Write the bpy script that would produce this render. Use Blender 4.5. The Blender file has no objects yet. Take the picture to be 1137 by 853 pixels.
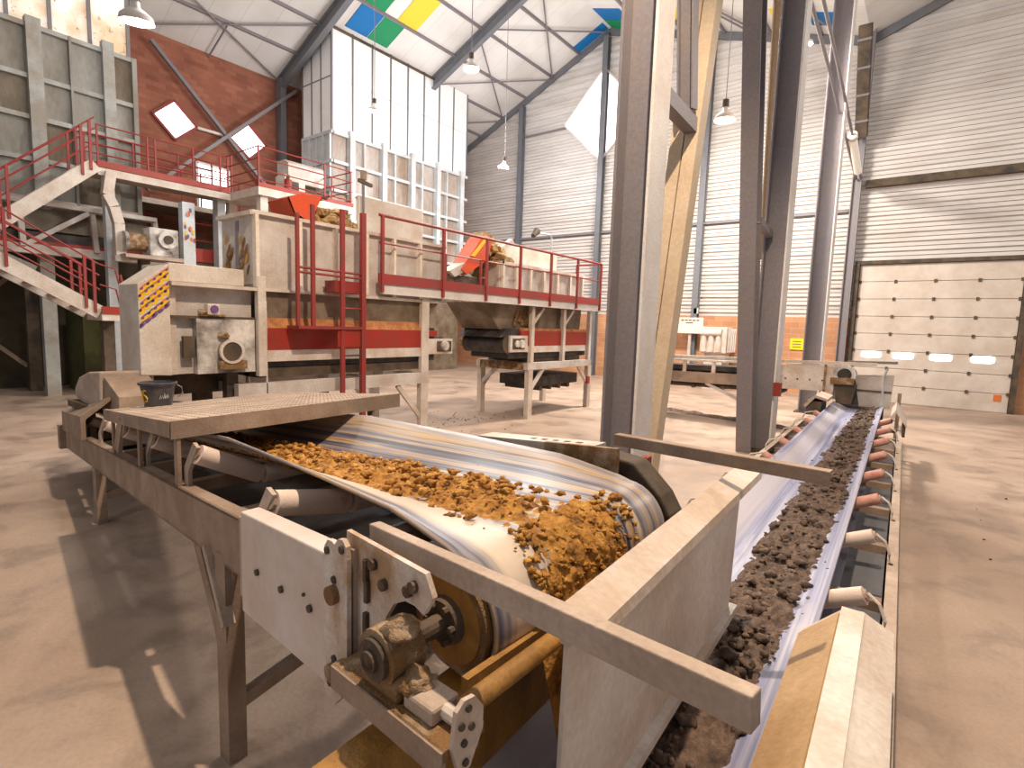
import bpy, math, random
from mathutils import Vector, noise

random.seed(7)
SC = bpy.context.scene
COL = SC.collection
V = Vector

# ------------------------------------------------------------------ camera
def make_camera():
    yaw, pit, rol = math.radians(37.43), math.radians(6.235), math.radians(-1.858)
    cy, sy, cp, sp = math.cos(yaw), math.sin(yaw), math.cos(pit), math.sin(pit)
    fwd = V((-sy * cp, cy * cp, -sp)); right = V((cy, sy, 0)); down = fwd.cross(right)
    cr, sr = math.cos(rol), math.sin(rol)
    r2 = right * cr + down * sr
    d2 = down * cr - right * sr
    cam = bpy.data.cameras.new('camera')
    cam.sensor_fit = 'HORIZONTAL'; cam.sensor_width = 36.0
    cam.lens = 602.0 / 1137.0 * 36.0
    cam.clip_start = 0.05; cam.clip_end = 200
    o = bpy.data.objects.new('camera', cam)
    m = o.matrix_world
    for i in range(3):
        m[i][0] = r2[i]; m[i][1] = -d2[i]; m[i][2] = -fwd[i]
    m[0][3], m[1][3], m[2][3] = 0, 0, 2.0
    o.matrix_world = m
    COL.objects.link(o)
    SC.camera = o
make_camera()

# ------------------------------------------------------------------ light and exposure
SC.view_settings.view_transform = 'Standard'
SC.view_settings.look = 'None'
SC.view_settings.gamma = 1.0
SC.view_settings.use_curve_mapping = False
SC.view_settings.exposure = 0.0
world = bpy.data.worlds.new('world'); SC.world = world
world.use_nodes = True
world.node_tree.nodes['Background'].inputs[0].default_value = (0.86, 0.93, 1.0, 1)
world.node_tree.nodes['Background'].inputs[1].default_value = 0.3

def lamp(name, kind, loc, energy, color=(1, .9, .78), size=.5, target=None, angle=None, sy=None):
    l = bpy.data.lights.new(name, kind)
    l.energy = energy; l.color = color
    if kind == 'AREA':
        l.size = size
        if sy: l.shape = 'RECTANGLE'; l.size_y = sy
        else: l.shape = 'DISK'
    elif kind in ('POINT', 'SPOT'):
        l.shadow_soft_size = size
        if kind == 'SPOT':
            l.spot_size = angle or 2.6; l.spot_blend = .4
    o = bpy.data.objects.new(name, l)
    o.location = loc
    d = (V(target) - V(loc)) if target else V((0, 0, -1))
    o.rotation_euler = d.to_track_quat('-Z', 'Y').to_euler()
    COL.objects.link(o)
    return o

# high-bay spot over the conveyors, then added fill lights without fixtures
lamp('unseen_light', 'SPOT', (-.6, 2.25, 8.0), 2300, (1, .79, .58), .08, (-1.6, 2.6, 0), 2.3)
lamp('unseen_light', 'POINT', (-5.6, 15.0, 8.0), 500, (1, .90, .79), .5)
lamp('unseen_light', 'POINT', (2.5, 13.0, 7.6), 620, (1, .90, .79), .5)
lamp('unseen_light', 'POINT', (-11.5, 12.0, 7.6), 640, (.97, .97, 1), .5)
lamp('unseen_light', 'POINT', (-12.5, 17.0, 8.0), 220, (.97, .97, 1), .5)
lamp('unseen_light', 'AREA', (-5.2, 14.0, 9.0), 1450, (1, .90, .78), 1.2)  # added to brighten the far floor and lower end wall
lamp('unseen_light', 'POINT', (-3.0, -3.8, 5.5), 170, (1, .86, .74), .3)  # added behind the camera to brighten the near head plate
lamp('unseen_light', 'POINT', (-10.0, 4.5, 9.0), 420, (1, .94, .86), .4)

# ------------------------------------------------------------------ materials
def c(r, g, b):
    def l(v):
        v /= 255.0
        return v / 12.92 if v <= .04045 else ((v + .055) / 1.055) ** 2.4
    return (l(r), l(g), l(b), 1)

class NT:
    def __init__(s, name):
        s.m = bpy.data.materials.new(name); s.m.use_nodes = True
        s.t = s.m.node_tree; s.b = s.t.nodes['Principled BSDF']
    def n(s, kind, **kw):
        o = s.t.nodes.new(kind)
        for k, v in kw.items():
            if k.startswith('i_'): o.inputs[k[2:].replace('_', ' ')].default_value = v
            else: setattr(o, k, v)
        return o
    def l(s, a, b): s.t.links.new(a, b)
    def ramp(s, fac, stops):
        r = s.n('ShaderNodeValToRGB')
        e = r.color_ramp.elements
        while len(e) < len(stops): e.new(0.5)
        for i, (p, col) in enumerate(stops): e[i].position = p; e[i].color = col
        s.l(fac, r.inputs[0]); return r.outputs[0]
    def mix(s, fac, a, b, mode='MIX'):
        m = s.n('ShaderNodeMix', data_type='RGBA', blend_type=mode)
        for sock, val in ((m.inputs[0], fac), (m.inputs[6], a), (m.inputs[7], b)):
            if hasattr(val, 'is_linked'): s.l(val, sock)
            else: sock.default_value = val
        return m.outputs[2]

def gv(v): return (v, v, v, 1)

def dusty(name, base, dirt, amt=.5, scale=2.5, rough=.6, metal=0.0, stretch=(1, 1, 1), bump=.15, fine=.12, spec=.4, fscale=18):
    k = NT(name)
    tc = k.n('ShaderNodeTexCoord'); mp = k.n('ShaderNodeMapping'); mp.inputs['Scale'].default_value = stretch
    k.l(tc.outputs['Object'], mp.inputs[0])
    n1 = k.n('ShaderNodeTexNoise', i_Scale=scale, i_Detail=7.0, i_Roughness=.62); k.l(mp.outputs[0], n1.inputs['Vector'])
    n2 = k.n('ShaderNodeTexNoise', i_Scale=scale * fscale, i_Detail=3.0); k.l(mp.outputs[0], n2.inputs['Vector'])
    lo = max(0.0, .62 - amt * .5)
    f = k.ramp(n1.outputs[0], [(lo - .08 if lo > .08 else 0, gv(0)), (min(1, lo + .22), gv(1))])
    col = k.mix(f, base, dirt)
    v = k.ramp(n2.outputs[0], [(.3, gv(1 - fine)), (.7, gv(1 + fine * .3))])
    col = k.mix(1.0, col, v, 'MULTIPLY')
    k.l(col, k.b.inputs['Base Color'])
    k.b.inputs['Roughness'].default_value = rough; k.b.inputs['Metallic'].default_value = metal
    k.b.inputs['Specular IOR Level'].default_value = spec
    if bump:
        bp = k.n('ShaderNodeBump', i_Strength=bump, i_Distance=.02); k.l(n2.outputs[0], bp.inputs['Height'])
        k.l(bp.outputs[0], k.b.inputs['Normal'])
    return k.m

def plain(name, col, rough=.5, metal=0.0, emit=0, ecol=None):
    k = NT(name)
    k.b.inputs['Base Color'].default_value = col
    k.b.inputs['Roughness'].default_value = rough; k.b.inputs['Metallic'].default_value = metal
    if emit:
        k.b.inputs['Emission Color'].default_value = ecol or col; k.b.inputs['Emission Strength'].default_value = emit
    return k.m

def floor_mat():
    k = NT('concrete_floor')
    tc = k.n('ShaderNodeTexCoord')
    a = k.n('ShaderNodeTexNoise', i_Scale=.28, i_Detail=8.0, i_Roughness=.6, i_Distortion=.6); k.l(tc.outputs['Object'], a.inputs['Vector'])
    b = k.n('ShaderNodeTexNoise', i_Scale=1.6, i_Detail=9.0, i_Roughness=.65, i_Distortion=.4); k.l(tc.outputs['Object'], b.inputs['Vector'])
    d = k.n('ShaderNodeTexNoise', i_Scale=42.0, i_Detail=3.0); k.l(tc.outputs['Object'], d.inputs['Vector'])
    col = k.ramp(a.outputs[0], [(.32, c(152, 130, 114)), (.5, c(174, 151, 134)), (.7, c(192, 170, 153))])
    st = k.ramp(b.outputs[0], [(.36, gv(.66)), (.5, gv(.95)), (.66, gv(1.06))])
    col = k.mix(1.0, col, st, 'MULTIPLY')
    sp = k.ramp(d.outputs[0], [(.3, gv(.86)), (.6, gv(1.0))])
    col = k.mix(.7, col, k.mix(1.0, col, sp, 'MULTIPLY'))
    k.l(col, k.b.inputs['Base Color'])
    k.l(k.ramp(b.outputs[0], [(.35, gv(.42)), (.6, gv(.75))]), k.b.inputs['Roughness'])
    k.b.inputs['Specular IOR Level'].default_value = .35
    bp = k.n('ShaderNodeBump', i_Strength=.12, i_Distance=.02); k.l(d.outputs[0], bp.inputs['Height']); k.l(bp.outputs[0], k.b.inputs['Normal'])
    return k.m

def brick_mat(name, b1, b2, mortar, axis, scale=1.0):
    k = NT(name)
    tc = k.n('ShaderNodeTexCoord'); sx = k.n('ShaderNodeSeparateXYZ'); k.l(tc.outputs['Object'], sx.inputs[0])
    cx = k.n('ShaderNodeCombineXYZ'); k.l(sx.outputs[axis], cx.inputs[0]); k.l(sx.outputs[2], cx.inputs[1])
    br = k.n('ShaderNodeTexBrick', i_Scale=scale, i_Mortar_Size=.012, i_Brick_Width=.5, i_Row_Height=.2, i_Color1=b1, i_Color2=b2, i_Mortar=mortar)
    br.inputs['Bias'].default_value = 0
    k.l(cx.outputs[0], br.inputs['Vector'])
    n1 = k.n('ShaderNodeTexNoise', i_Scale=.8, i_Detail=6.0); k.l(tc.outputs['Object'], n1.inputs['Vector'])
    col = k.mix(1.0, br.outputs[0], k.ramp(n1.outputs[0], [(.3, gv(.75)), (.65, gv(1.1))]), 'MULTIPLY')
    k.l(col, k.b.inputs['Base Color']); k.b.inputs['Roughness'].default_value = .9
    bp = k.n('ShaderNodeBump', i_Strength=.3, i_Distance=.02); k.l(br.outputs['Fac'], bp.inputs['Height']); bp.invert = True
    k.l(bp.outputs[0], k.b.inputs['Normal'])
    return k.m

def siding_mat():
    k = NT('corrugated_siding')
    tc = k.n('ShaderNodeTexCoord'); mp = k.n('ShaderNodeMapping'); mp.inputs['Scale'].default_value = (.25, 1, 1.6)
    k.l(tc.outputs['Object'], mp.inputs[0])
    n1 = k.n('ShaderNodeTexNoise', i_Scale=1.5, i_Detail=8.0, i_Roughness=.7); k.l(mp.outputs[0], n1.inputs['Vector'])
    n2 = k.n('ShaderNodeTexNoise', i_Scale=.14, i_Detail=3.0); k.l(tc.outputs['Object'], n2.inputs['Vector'])
    geo = k.n('ShaderNodeNewGeometry'); sx = k.n('ShaderNodeSeparateXYZ'); k.l(geo.outputs['True Normal'], sx.inputs[0])
    col = k.ramp(n1.outputs[0], [(.3, c(196, 188, 182)), (.5, c(216, 210, 206)), (.72, c(228, 225, 223))])
    col = k.mix(1.0, col, k.ramp(n2.outputs[0], [(.35, gv(.86)), (.6, gv(1.0))]), 'MULTIPLY')
    # dust lies on the faces of the ribs that look up
    up = k.ramp(sx.outputs[2], [(.3, gv(0)), (.6, gv(1))])
    col = k.mix(up, col, c(122, 106, 92))
    k.l(col, k.b.inputs['Base Color']); k.b.inputs['Roughness'].default_value = .5
    k.b.inputs['Specular IOR Level'].default_value = .3
    return k.m

def roof_mat():
    k = NT('roof_panels')
    tc = k.n('ShaderNodeTexCoord')
    n1 = k.n('ShaderNodeTexNoise', i_Scale=.5, i_Detail=6.0); k.l(tc.outputs['Object'], n1.inputs['Vector'])
    sx = k.n('ShaderNodeSeparateXYZ'); k.l(tc.outputs['Object'], sx.inputs[0])
    m1 = k.n('ShaderNodeMath', operation='MULTIPLY'); k.l(sx.outputs[1], m1.inputs[0]); m1.inputs[1].default_value = 1 / .87
    fr = k.n('ShaderNodeMath', operation='FRACT'); k.l(m1.outputs[0], fr.inputs[0])
    seam = k.ramp(fr.outputs[0], [(0.0, gv(.72)), (.03, gv(1)), (.97, gv(1))])
    col = k.ramp(n1.outputs[0], [(.3, c(206, 202, 198)), (.65, c(230, 228, 226))])
    col = k.mix(1.0, col, seam, 'MULTIPLY')
    k.l(col, k.b.inputs['Base Color']); k.b.inputs['Roughness'].default_value = .7
    return k.m

def belt_mat(name, stops, rough, s_across=26, s_along=.35, dust=None, dust_amt=.5):
    k = NT(name)
    uv = k.n('ShaderNodeUVMap'); uv.uv_map = 'UVMap'
    mp = k.n('ShaderNodeMapping'); mp.inputs['Scale'].default_value = (s_across, s_along, 1); k.l(uv.outputs[0], mp.inputs[0])
    n1 = k.n('ShaderNodeTexNoise', i_Scale=1.0, i_Detail=5.0, i_Roughness=.6); k.l(mp.outputs[0], n1.inputs['Vector'])
    col = k.ramp(n1.outputs[0], stops)
    mp2 = k.n('ShaderNodeMapping'); mp2.inputs['Scale'].default_value = (9, 1.2, 1); k.l(uv.outputs[0], mp2.inputs[0])
    n2 = k.n('ShaderNodeTexNoise', i_Scale=1.0, i_Detail=6.0); k.l(mp2.outputs[0], n2.inputs['Vector'])
    if dust:
        f = k.ramp(n2.outputs[0], [(.62 - dust_amt * .35, gv(0)), (.78 - dust_amt * .25, gv(.9))])
        # dust cakes on the two edges of the belt that no load rubs clean
        sx = k.n('ShaderNodeSeparateXYZ'); k.l(uv.outputs[0], sx.inputs[0])
        ed = k.ramp(sx.outputs[0], [(0.0, gv(0)), (.07, gv(.15)), (.1, gv(1)), (.22, gv(.8)), (.32, gv(0)), (.93, gv(0)), (1.0, gv(.3))])
        mx = k.n('ShaderNodeMath', operation='MAXIMUM'); k.l(f, mx.inputs[0]); k.l(ed, mx.inputs[1])
        col = k.mix(mx.outputs[0], col, dust)
    k.l(col, k.b.inputs['Base Color']); k.b.inputs['Roughness'].default_value = rough
    k.b.inputs['Specular IOR Level'].default_value = .6
    bp = k.n('ShaderNodeBump', i_Strength=.25, i_Distance=.006); k.l(n1.outputs[0], bp.inputs['Height']); k.l(bp.outputs[0], k.b.inputs['Normal'])
    return k.m

def clay_mat(name, dark, mid, light, scale=14, rough=.85):
    k = NT(name)
    tc = k.n('ShaderNodeTexCoord')
    n1 = k.n('ShaderNodeTexNoise', i_Scale=scale, i_Detail=7.0, i_Roughness=.7); k.l(tc.outputs['Object'], n1.inputs['Vector'])
    n2 = k.n('ShaderNodeTexNoise', i_Scale=scale * 4, i_Detail=4.0); k.l(tc.outputs['Object'], n2.inputs['Vector'])
    k.l(k.ramp(n1.outputs[0], [(.33, dark), (.5, mid), (.68, light)]), k.b.inputs['Base Color'])
    k.b.inputs['Roughness'].default_value = rough
    bp = k.n('ShaderNodeBump', i_Strength=.8, i_Distance=.012); k.l(n2.outputs[0], bp.inputs['Height']); k.l(bp.outputs[0], k.b.inputs['Normal'])
    return k.m

M = {}
M['floor'] = floor_mat()
M['brick_red'] = brick_mat('red_brick', c(164, 104, 82), c(142, 84, 66), c(134, 98, 82), 1, 1.4)
M['brick_orange'] = brick_mat('orange_brick', c(200, 148, 110), c(186, 132, 96), c(196, 158, 128), 0)
M['siding'] = siding_mat()
M['roof'] = roof_mat()
M['steel_grey'] = dusty('grey_painted_steel', c(132, 127, 134), c(138, 130, 128), .3, 1.5, .5, .1)
M['steel_blue'] = dusty('bluegrey_painted_steel', c(112, 115, 123), c(126, 125, 126), .3, 1.5, .5, .1)
M['steel_pale'] = dusty('pale_painted_steel', c(230, 226, 223), c(214, 200, 190), .3, 2, .45)
M['steel_tan'] = dusty('tan_painted_steel', c(208, 188, 162), c(194, 170, 142), .3, 1.5, .5)
M['cream'] = dusty('cream_painted_steel', c(222, 213, 203), c(196, 178, 162), .4, 2.2, .5)
M['cream_dirty'] = dusty('dusty_cream_steel', c(214, 208, 203), c(186, 170, 158), .4, 2.6, .6)
M['white_paint'] = dusty('white_painted_steel', c(226, 218, 212), c(196, 174, 154), .4, 2.4, .45)
M['white_clean'] = dusty('white_side_plate', c(222, 212, 208), c(200, 178, 160), .28, 1.4, .42, bump=.05, fine=.05)
M['white_worn'] = dusty('white_paint_worn_black', c(232, 225, 218), c(78, 66, 58), .3, 2.4, .5)
M['dusty_steel'] = dusty('dust_coated_steel', c(176, 154, 136), c(146, 124, 106), .5, 4, .8)
M['dusty_light'] = dusty('pale_dust_coated_steel', c(202, 183, 168), c(174, 154, 138), .5, 4, .8)
M['clayed'] = dusty('clay_caked_steel', c(206, 186, 162), c(134, 100, 62), .6, 9, .8, bump=.5)
M['clay_wall'] = dusty('clay_smeared_plate', c(206, 152, 72), c(140, 102, 52), .45, 3.5, .6, stretch=(1, 1, .5), bump=.3)
M['red'] = dusty('red_painted_steel', c(168, 44, 34), c(142, 60, 46), .35, 3, .45)
M['red_rail'] = dusty('red_handrail_paint', c(160, 50, 48), c(134, 62, 56), .4, 3, .5)
M['dark'] = dusty('dark_dirty_steel', c(62, 56, 50), c(104, 86, 68), .4, 4, .7)
M['black_rubber'] = dusty('black_rubber', c(42, 40, 40), c(82, 74, 68), .35, 5, .55)
M['under_shade'] = dusty('bunker_shade_panel', c(66, 58, 48), c(88, 78, 58), .45, .8, .85)  # dark brown stands in for the shade below the bunker
M['green_wall'] = dusty('greenish_wall', c(104, 106, 58), c(78, 74, 48), .5, 1.2, .85)  # greenish tone with darker patches
M['tank'] = dusty('weathered_grey_plate', c(166, 166, 162), c(132, 124, 112), .45, .9, .6, stretch=(1, 1, .4))
M['tank_dirty'] = dusty('brown_stained_plate', c(150, 140, 126), c(108, 94, 78), .5, 1.2, .7, stretch=(1, 1, .4))
M['tower_infill'] = dusty('stained_pale_plate', c(206, 202, 198), c(150, 128, 110), .45, .9, .6, stretch=(1, 1, .35))
M['tank_post'] = dusty('weathered_frame_steel', c(176, 178, 176), c(150, 142, 130), .4, 2, .55)
M['galva'] = dusty('pale_blue_steel', c(208, 215, 220), c(188, 184, 180), .3, 1.5, .45)
M['roller'] = dusty('red_roller_dusty', c(208, 104, 90), c(230, 208, 194), .85, 9, .6, stretch=(1, 1, 1))
M['roller_red'] = dusty('red_roller', c(184, 84, 72), c(212, 160, 144), .6, 9, .55)
M['bucket'] = dusty('dark_blue_plastic', c(52, 54, 64), c(92, 86, 84), .3, 8, .45)
M['orange'] = dusty('orange_red_paint', c(224, 78, 38), c(190, 92, 56), .3, 3, .5)
M['bolt'] = dusty('rusty_bolt', c(118, 102, 88), c(84, 66, 54), .5, 20, .6, .3)
M['glow_window'] = plain('daylit_glass', (1, 1, 1, 1), .3, 0, 2.6, (1, 1, 1, 1))
M['glow_lamp'] = plain('lit_lamp_glass', (1, 1, 1, 1), .3, 0, 9.0, (1, .95, .86, 1))
M['glow_tube'] = plain('tube_lamp', c(226, 216, 200), .3, 0, .25, (1, .95, .86, 1))
M['blue'] = plain('blue_roof_sheet', c(0, 110, 178), .5)
M['green'] = plain('green_roof_sheet', c(22, 140, 92), .5)
M['yellow'] = plain('yellow_roof_sheet', c(226, 206, 62), .5)
M['yellow_sign'] = plain('yellow_sign', c(240, 214, 20), .5)
M['paper'] = dusty('white_sign_board', c(232, 224, 216), c(214, 200, 188), .3, 5, .6)
M['ink'] = plain('sign_ink', c(120, 104, 94), .7)
M['decal_yellow'] = plain('yellow_decal', c(236, 190, 30), .5)
M['decal_purple'] = plain('purple_decal', c(112, 78, 132), .5)
M['decal_orange'] = plain('orange_decal', c(214, 112, 50), .5)
M['decal_black'] = plain('black_decal', c(52, 44, 62), .5)
M['decal_rust'] = dusty('rust_brown_decal', c(150, 112, 60), c(120, 84, 48), .5, 6, .6)
M['decal_tan'] = dusty('tan_decal', c(206, 160, 70), c(180, 130, 60), .5, 6, .6)
M['chalk'] = plain('chalk_writing', c(226, 222, 216), .8)
M['panel_white'] = None
M['belt_near'] = belt_mat('muddy_belt', [(.36, c(46, 44, 54)), (.44, c(92, 92, 108)), (.52, c(146, 138, 142)), (.58, c(190, 156, 108)), (.66, c(84, 74, 72))], .36, dust=c(208, 190, 170), dust_amt=.1)
M['belt_far'] = belt_mat('worn_grey_belt', [(.32, c(98, 102, 132)), (.5, c(140, 144, 176)), (.66, c(186, 182, 194))], .46, s_across=20, dust=c(190, 184, 194), dust_amt=.1)
M['belt_under'] = belt_mat('blue_grey_belt_underside', [(.35, c(72, 88, 112)), (.6, c(146, 142, 156))], .4, s_across=6)
M['clay_orange'] = clay_mat('orange_clay', c(100, 65, 22), c(166, 114, 42), c(202, 152, 74), 16)
M['clay_orange_dark'] = clay_mat('ochre_clay', c(92, 60, 20), c(150, 98, 34), c(184, 132, 58), 12)
M['clay_brown'] = clay_mat('dark_brown_clay', c(58, 45, 37), c(92, 73, 61), c(128, 106, 90), 14)
M['white_tan'] = dusty('white_paint_tan_dirt', c(228, 220, 214), c(176, 142, 108), .42, 6, .5)
M['rib_cream'] = dusty('bright_cream_rib', c(236, 226, 212), c(216, 198, 178), .3, 2, .5)
M['clay_spill'] = clay_mat('rusty_clay_film', c(150, 92, 52), c(178, 116, 70), c(200, 140, 92), 8)
M['trunk'] = dusty('brown_stained_trunk', c(150, 134, 116), c(104, 88, 70), .5, 2, .7)
M['door_cream'] = dusty('cream_door_panel', c(214, 202, 190), c(194, 178, 164), .3, 1.6, .5, fine=.05)
M['hood_tan'] = dusty('tan_dusty_slope', c(206, 176, 138), c(182, 148, 108), .4, 2.2, .6)
M['clay_rock'] = clay_mat('mixed_clay_rubble', c(96, 72, 44), c(158, 126, 80), c(206, 178, 130), 6)

def translucent_panel():
    k = NT('translucent_wall_sheet')
    tc = k.n('ShaderNodeTexCoord')
    n1 = k.n('ShaderNodeTexNoise', i_Scale=.7, i_Detail=8.0, i_Roughness=.7); k.l(tc.outputs['Object'], n1.inputs['Vector'])
    k.l(k.ramp(n1.outputs[0], [(.3, c(236, 234, 231)), (.5, c(248, 248, 248))]), k.b.inputs['Base Color'])
    k.b.inputs['Roughness'].default_value = .45
    return k.m
M['panel_white'] = translucent_panel()

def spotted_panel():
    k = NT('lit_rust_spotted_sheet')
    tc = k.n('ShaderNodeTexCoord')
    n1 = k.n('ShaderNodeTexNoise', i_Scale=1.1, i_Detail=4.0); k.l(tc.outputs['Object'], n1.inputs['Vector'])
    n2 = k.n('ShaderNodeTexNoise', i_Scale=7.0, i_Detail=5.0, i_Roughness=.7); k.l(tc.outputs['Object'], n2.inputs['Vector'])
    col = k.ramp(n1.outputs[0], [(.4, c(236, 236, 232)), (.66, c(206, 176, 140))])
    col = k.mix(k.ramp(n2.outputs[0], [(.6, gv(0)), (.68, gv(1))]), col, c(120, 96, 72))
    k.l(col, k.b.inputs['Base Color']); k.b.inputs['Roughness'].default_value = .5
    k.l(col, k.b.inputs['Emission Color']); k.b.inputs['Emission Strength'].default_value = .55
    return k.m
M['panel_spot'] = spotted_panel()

# ------------------------------------------------------------------ mesh tools
ROOT = {}      # world location of the thing an object belongs to

class MB:
    def __init__(s, F=None):
        s.v = []; s.f = []; s.uv = []; s.F = F
    def T(s, p): return V(s.F(*p)) if s.F else V(p)
    def raw(s, verts, faces, uv=None):
        b = len(s.v); s.v += [V(p) for p in verts]; s.f += [tuple(b + i for i in f) for f in faces]
        s.uv += uv if uv else [(0, 0)] * len(verts)
        return s
    def hexa(s, P):
        return s.raw(P, [(0, 3, 2, 1), (4, 5, 6, 7), (0, 1, 5, 4), (1, 2, 6, 5), (2, 3, 7, 6), (3, 0, 4, 7)])
    def box(s, x0, x1, y0, y1, z0, z1):
        P = [(x0, y0, z0), (x1, y0, z0), (x1, y1, z0), (x0, y1, z0), (x0, y0, z1), (x1, y0, z1), (x1, y1, z1), (x0, y1, z1)]
        return s.hexa([s.T(p) for p in P])
    def bar(s, p, q, w, h, up=(0, 0, 1)):
        p, q = s.T(p), s.T(q); d = (q - p).normalized(); u = V(up)
        sd = d.cross(u)
        if sd.length < 1e-4: sd = d.cross(V((0, 1, 0)))
        sd.normalize(); u = sd.cross(d)
        a, b = sd * w / 2, u * h / 2
        return s.hexa([p - a - b, p + a - b, q + a - b, q - a - b, p - a + b, p + a + b, q + a + b, q - a + b])
    def cyl(s, p, q, r, n=14, r2=None, caps=True):
        p, q = s.T(p), s.T(q); r2 = r if r2 is None else r2
        d = (q - p).normalized(); a = d.cross(V((0, 0, 1)))
        if a.length < 1e-4: a = V((1, 0, 0))
        a.normalize(); b = d.cross(a)
        vs = []
        for k in range(n):
            t = 2 * math.pi * k / n; o = a * math.cos(t) + b * math.sin(t)
            vs += [p + o * r, q + o * r2]
        fs = [(2 * k, 2 * ((k + 1) % n), 2 * ((k + 1) % n) + 1, 2 * k + 1) for k in range(n)]
        if caps: fs += [tuple(2 * k for k in range(n))[::-1], tuple(2 * k + 1 for k in range(n))]
        return s.raw(vs, fs)
    def ring(s, p, q, ro, ri, n=20):
        p, q = s.T(p), s.T(q); d = (q - p).normalized(); a = d.cross(V((0, 0, 1)))
        if a.length < 1e-4: a = V((1, 0, 0))
        a.normalize(); b = d.cross(a); vs = []
        for k in range(n):
            t = 2 * math.pi * k / n; o = a * math.cos(t) + b * math.sin(t)
            vs += [p + o * ro, q + o * ro, q + o * ri, p + o * ri]
        fs = []
        for k in range(n):
            i, j = 4 * k, 4 * ((k + 1) % n)
            for m in range(4): fs.append((i + m, j + m, j + (m + 1) % 4, i + (m + 1) % 4))
        return s.raw(vs, fs)
    def tube(s, pts, r, n=8):
        P = [s.T(p) for p in pts]; rings = []
        for i, p in enumerate(P):
            d = (P[min(i + 1, len(P) - 1)] - P[max(i - 1, 0)]).normalized()
            a = d.cross(V((0, 0, 1)))
            if a.length < 1e-3: a = d.cross(V((0, 1, 0)))
            a.normalize(); b = d.cross(a)
            rings.append([p + (a * math.cos(2 * math.pi * k / n) + b * math.sin(2 * math.pi * k / n)) * r for k in range(n)])
        vs = [q for R_ in rings for q in R_]; fs = []
        for i in range(len(P) - 1):
            for k in range(n):
                fs.append((i * n + k, i * n + (k + 1) % n, (i + 1) * n + (k + 1) % n, (i + 1) * n + k))
        fs += [tuple(range(n))[::-1], tuple((len(P) - 1) * n + k for k in range(n))]
        return s.raw(vs, fs)
    def prism(s, poly, vec):
        A = [s.T(p) for p in poly]; B = [s.T(tuple(V(p) + V(vec))) for p in poly]; n = len(A)
        return s.raw(A + B, [tuple(range(n))[::-1], tuple(range(n, 2 * n))] + [(i, (i + 1) % n, n + (i + 1) % n, n + i) for i in range(n)])
    def ibeam(s, p, q, depth, width, tw=.02, tf=.025, up=(0, 0, 1)):
        P, Q = s.T(p), s.T(q); F, s.F = s.F, None
        d = (Q - P).normalized(); u = V(up); sd = d.cross(u); sd.normalize(); u = sd.cross(d)
        o = u * (depth / 2 - tf / 2)
        s.bar(P, Q, tw, depth - 2 * tf, up); s.bar(P + o, Q + o, width, tf, up); s.bar(P - o, Q - o, width, tf, up)
        s.F = F; return s
    def sheet(s, grid, uv=None):
        m = len(grid); n = len(grid[0])
        vs = [s.T(p) for r in grid for p in r]
        fs = [(i * n + j, i * n + j + 1, (i + 1) * n + j + 1, (i + 1) * n + j) for i in range(m - 1) for j in range(n - 1)]
        return s.raw(vs, fs, [q for r in uv for q in r] if uv else None)
    def lump(s, ctr, r, seed=0, sq=.8, rough=.35, n=2):
        ctr = s.T(ctr)
        vs, fs = ICO[n]
        off = V((seed * 3.7, seed * 1.3, seed * 2.1))
        out = []
        for p in vs:
            k = 1 + rough * noise.noise(p * 1.6 + off) * 1.6
            out.append(ctr + V((p.x * r * k, p.y * r * k, p.z * r * k * sq)))
        return s.raw(out, fs)
    def build(s, name, mat, parent=None, smooth=False, bevel=0.0, solid=0.0, at=None):
        me = bpy.data.meshes.new(name)
        if parent is not None:
            loc = ROOT[parent.name]
        elif at is not None:
            loc = V(at)
        else:
            xs = [p.x for p in s.v]; ys = [p.y for p in s.v]; zs = [p.z for p in s.v]
            loc = V(((min(xs) + max(xs)) / 2, (min(ys) + max(ys)) / 2, min(zs)))
        me.from_pydata([p - loc for p in s.v], [], s.f)
        if any(u != (0, 0) for u in s.uv):
            ul = me.uv_layers.new(name='UVMap')
            for lp in me.loops: ul.data[lp.index].uv = s.uv[lp.vertex_index]
        me.update()
        o = bpy.data.objects.new(name, me); COL.objects.link(o)
        me.materials.append(mat)
        if smooth:
            for p in me.polygons: p.use_smooth = True
            if smooth == 'auto':
                md = o.modifiers.new('split', 'EDGE_SPLIT'); md.split_angle = math.radians(40)
        if parent is not None: o.parent = parent
        else: o.location = loc
        ROOT[o.name] = loc
        if solid:
            md = o.modifiers.new('solid', 'SOLIDIFY'); md.thickness = solid; md.offset = -1
        if bevel:
            md = o.modifiers.new('bevel', 'BEVEL'); md.width = bevel; md.segments = 2; md.limit_method = 'ANGLE'
        return o

def _ico(sub):
    import bmesh
    bm = bmesh.new(); bmesh.ops.create_icosphere(bm, subdivisions=sub, radius=1)
    bm.verts.ensure_lookup_table()
    r = ([v.co.copy() for v in bm.verts], [tuple(v.index for v in f.verts) for f in bm.faces]); bm.free(); return r
ICO = {1: _ico(1), 2: _ico(2), 3: _ico(3)}

def thing(name, label, cat, loc, group=None):
    o = bpy.data.objects.new(name, None); COL.objects.link(o); o.location = loc
    o.empty_display_size = .2
    o['label'] = label; o['category'] = cat
    if group: o['group'] = group
    ROOT[o.name] = V(loc)
    return o
def tag(o, label, cat, group=None, kind=None):
    o['label'] = label; o['category'] = cat
    if group: o['group'] = group
    if kind: o['kind'] = kind
    return o
def struct(o, label=None, cat=None):
    o['kind'] = 'structure'
    if label: o['label'] = label
    if cat: o['category'] = cat
    return o

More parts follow.
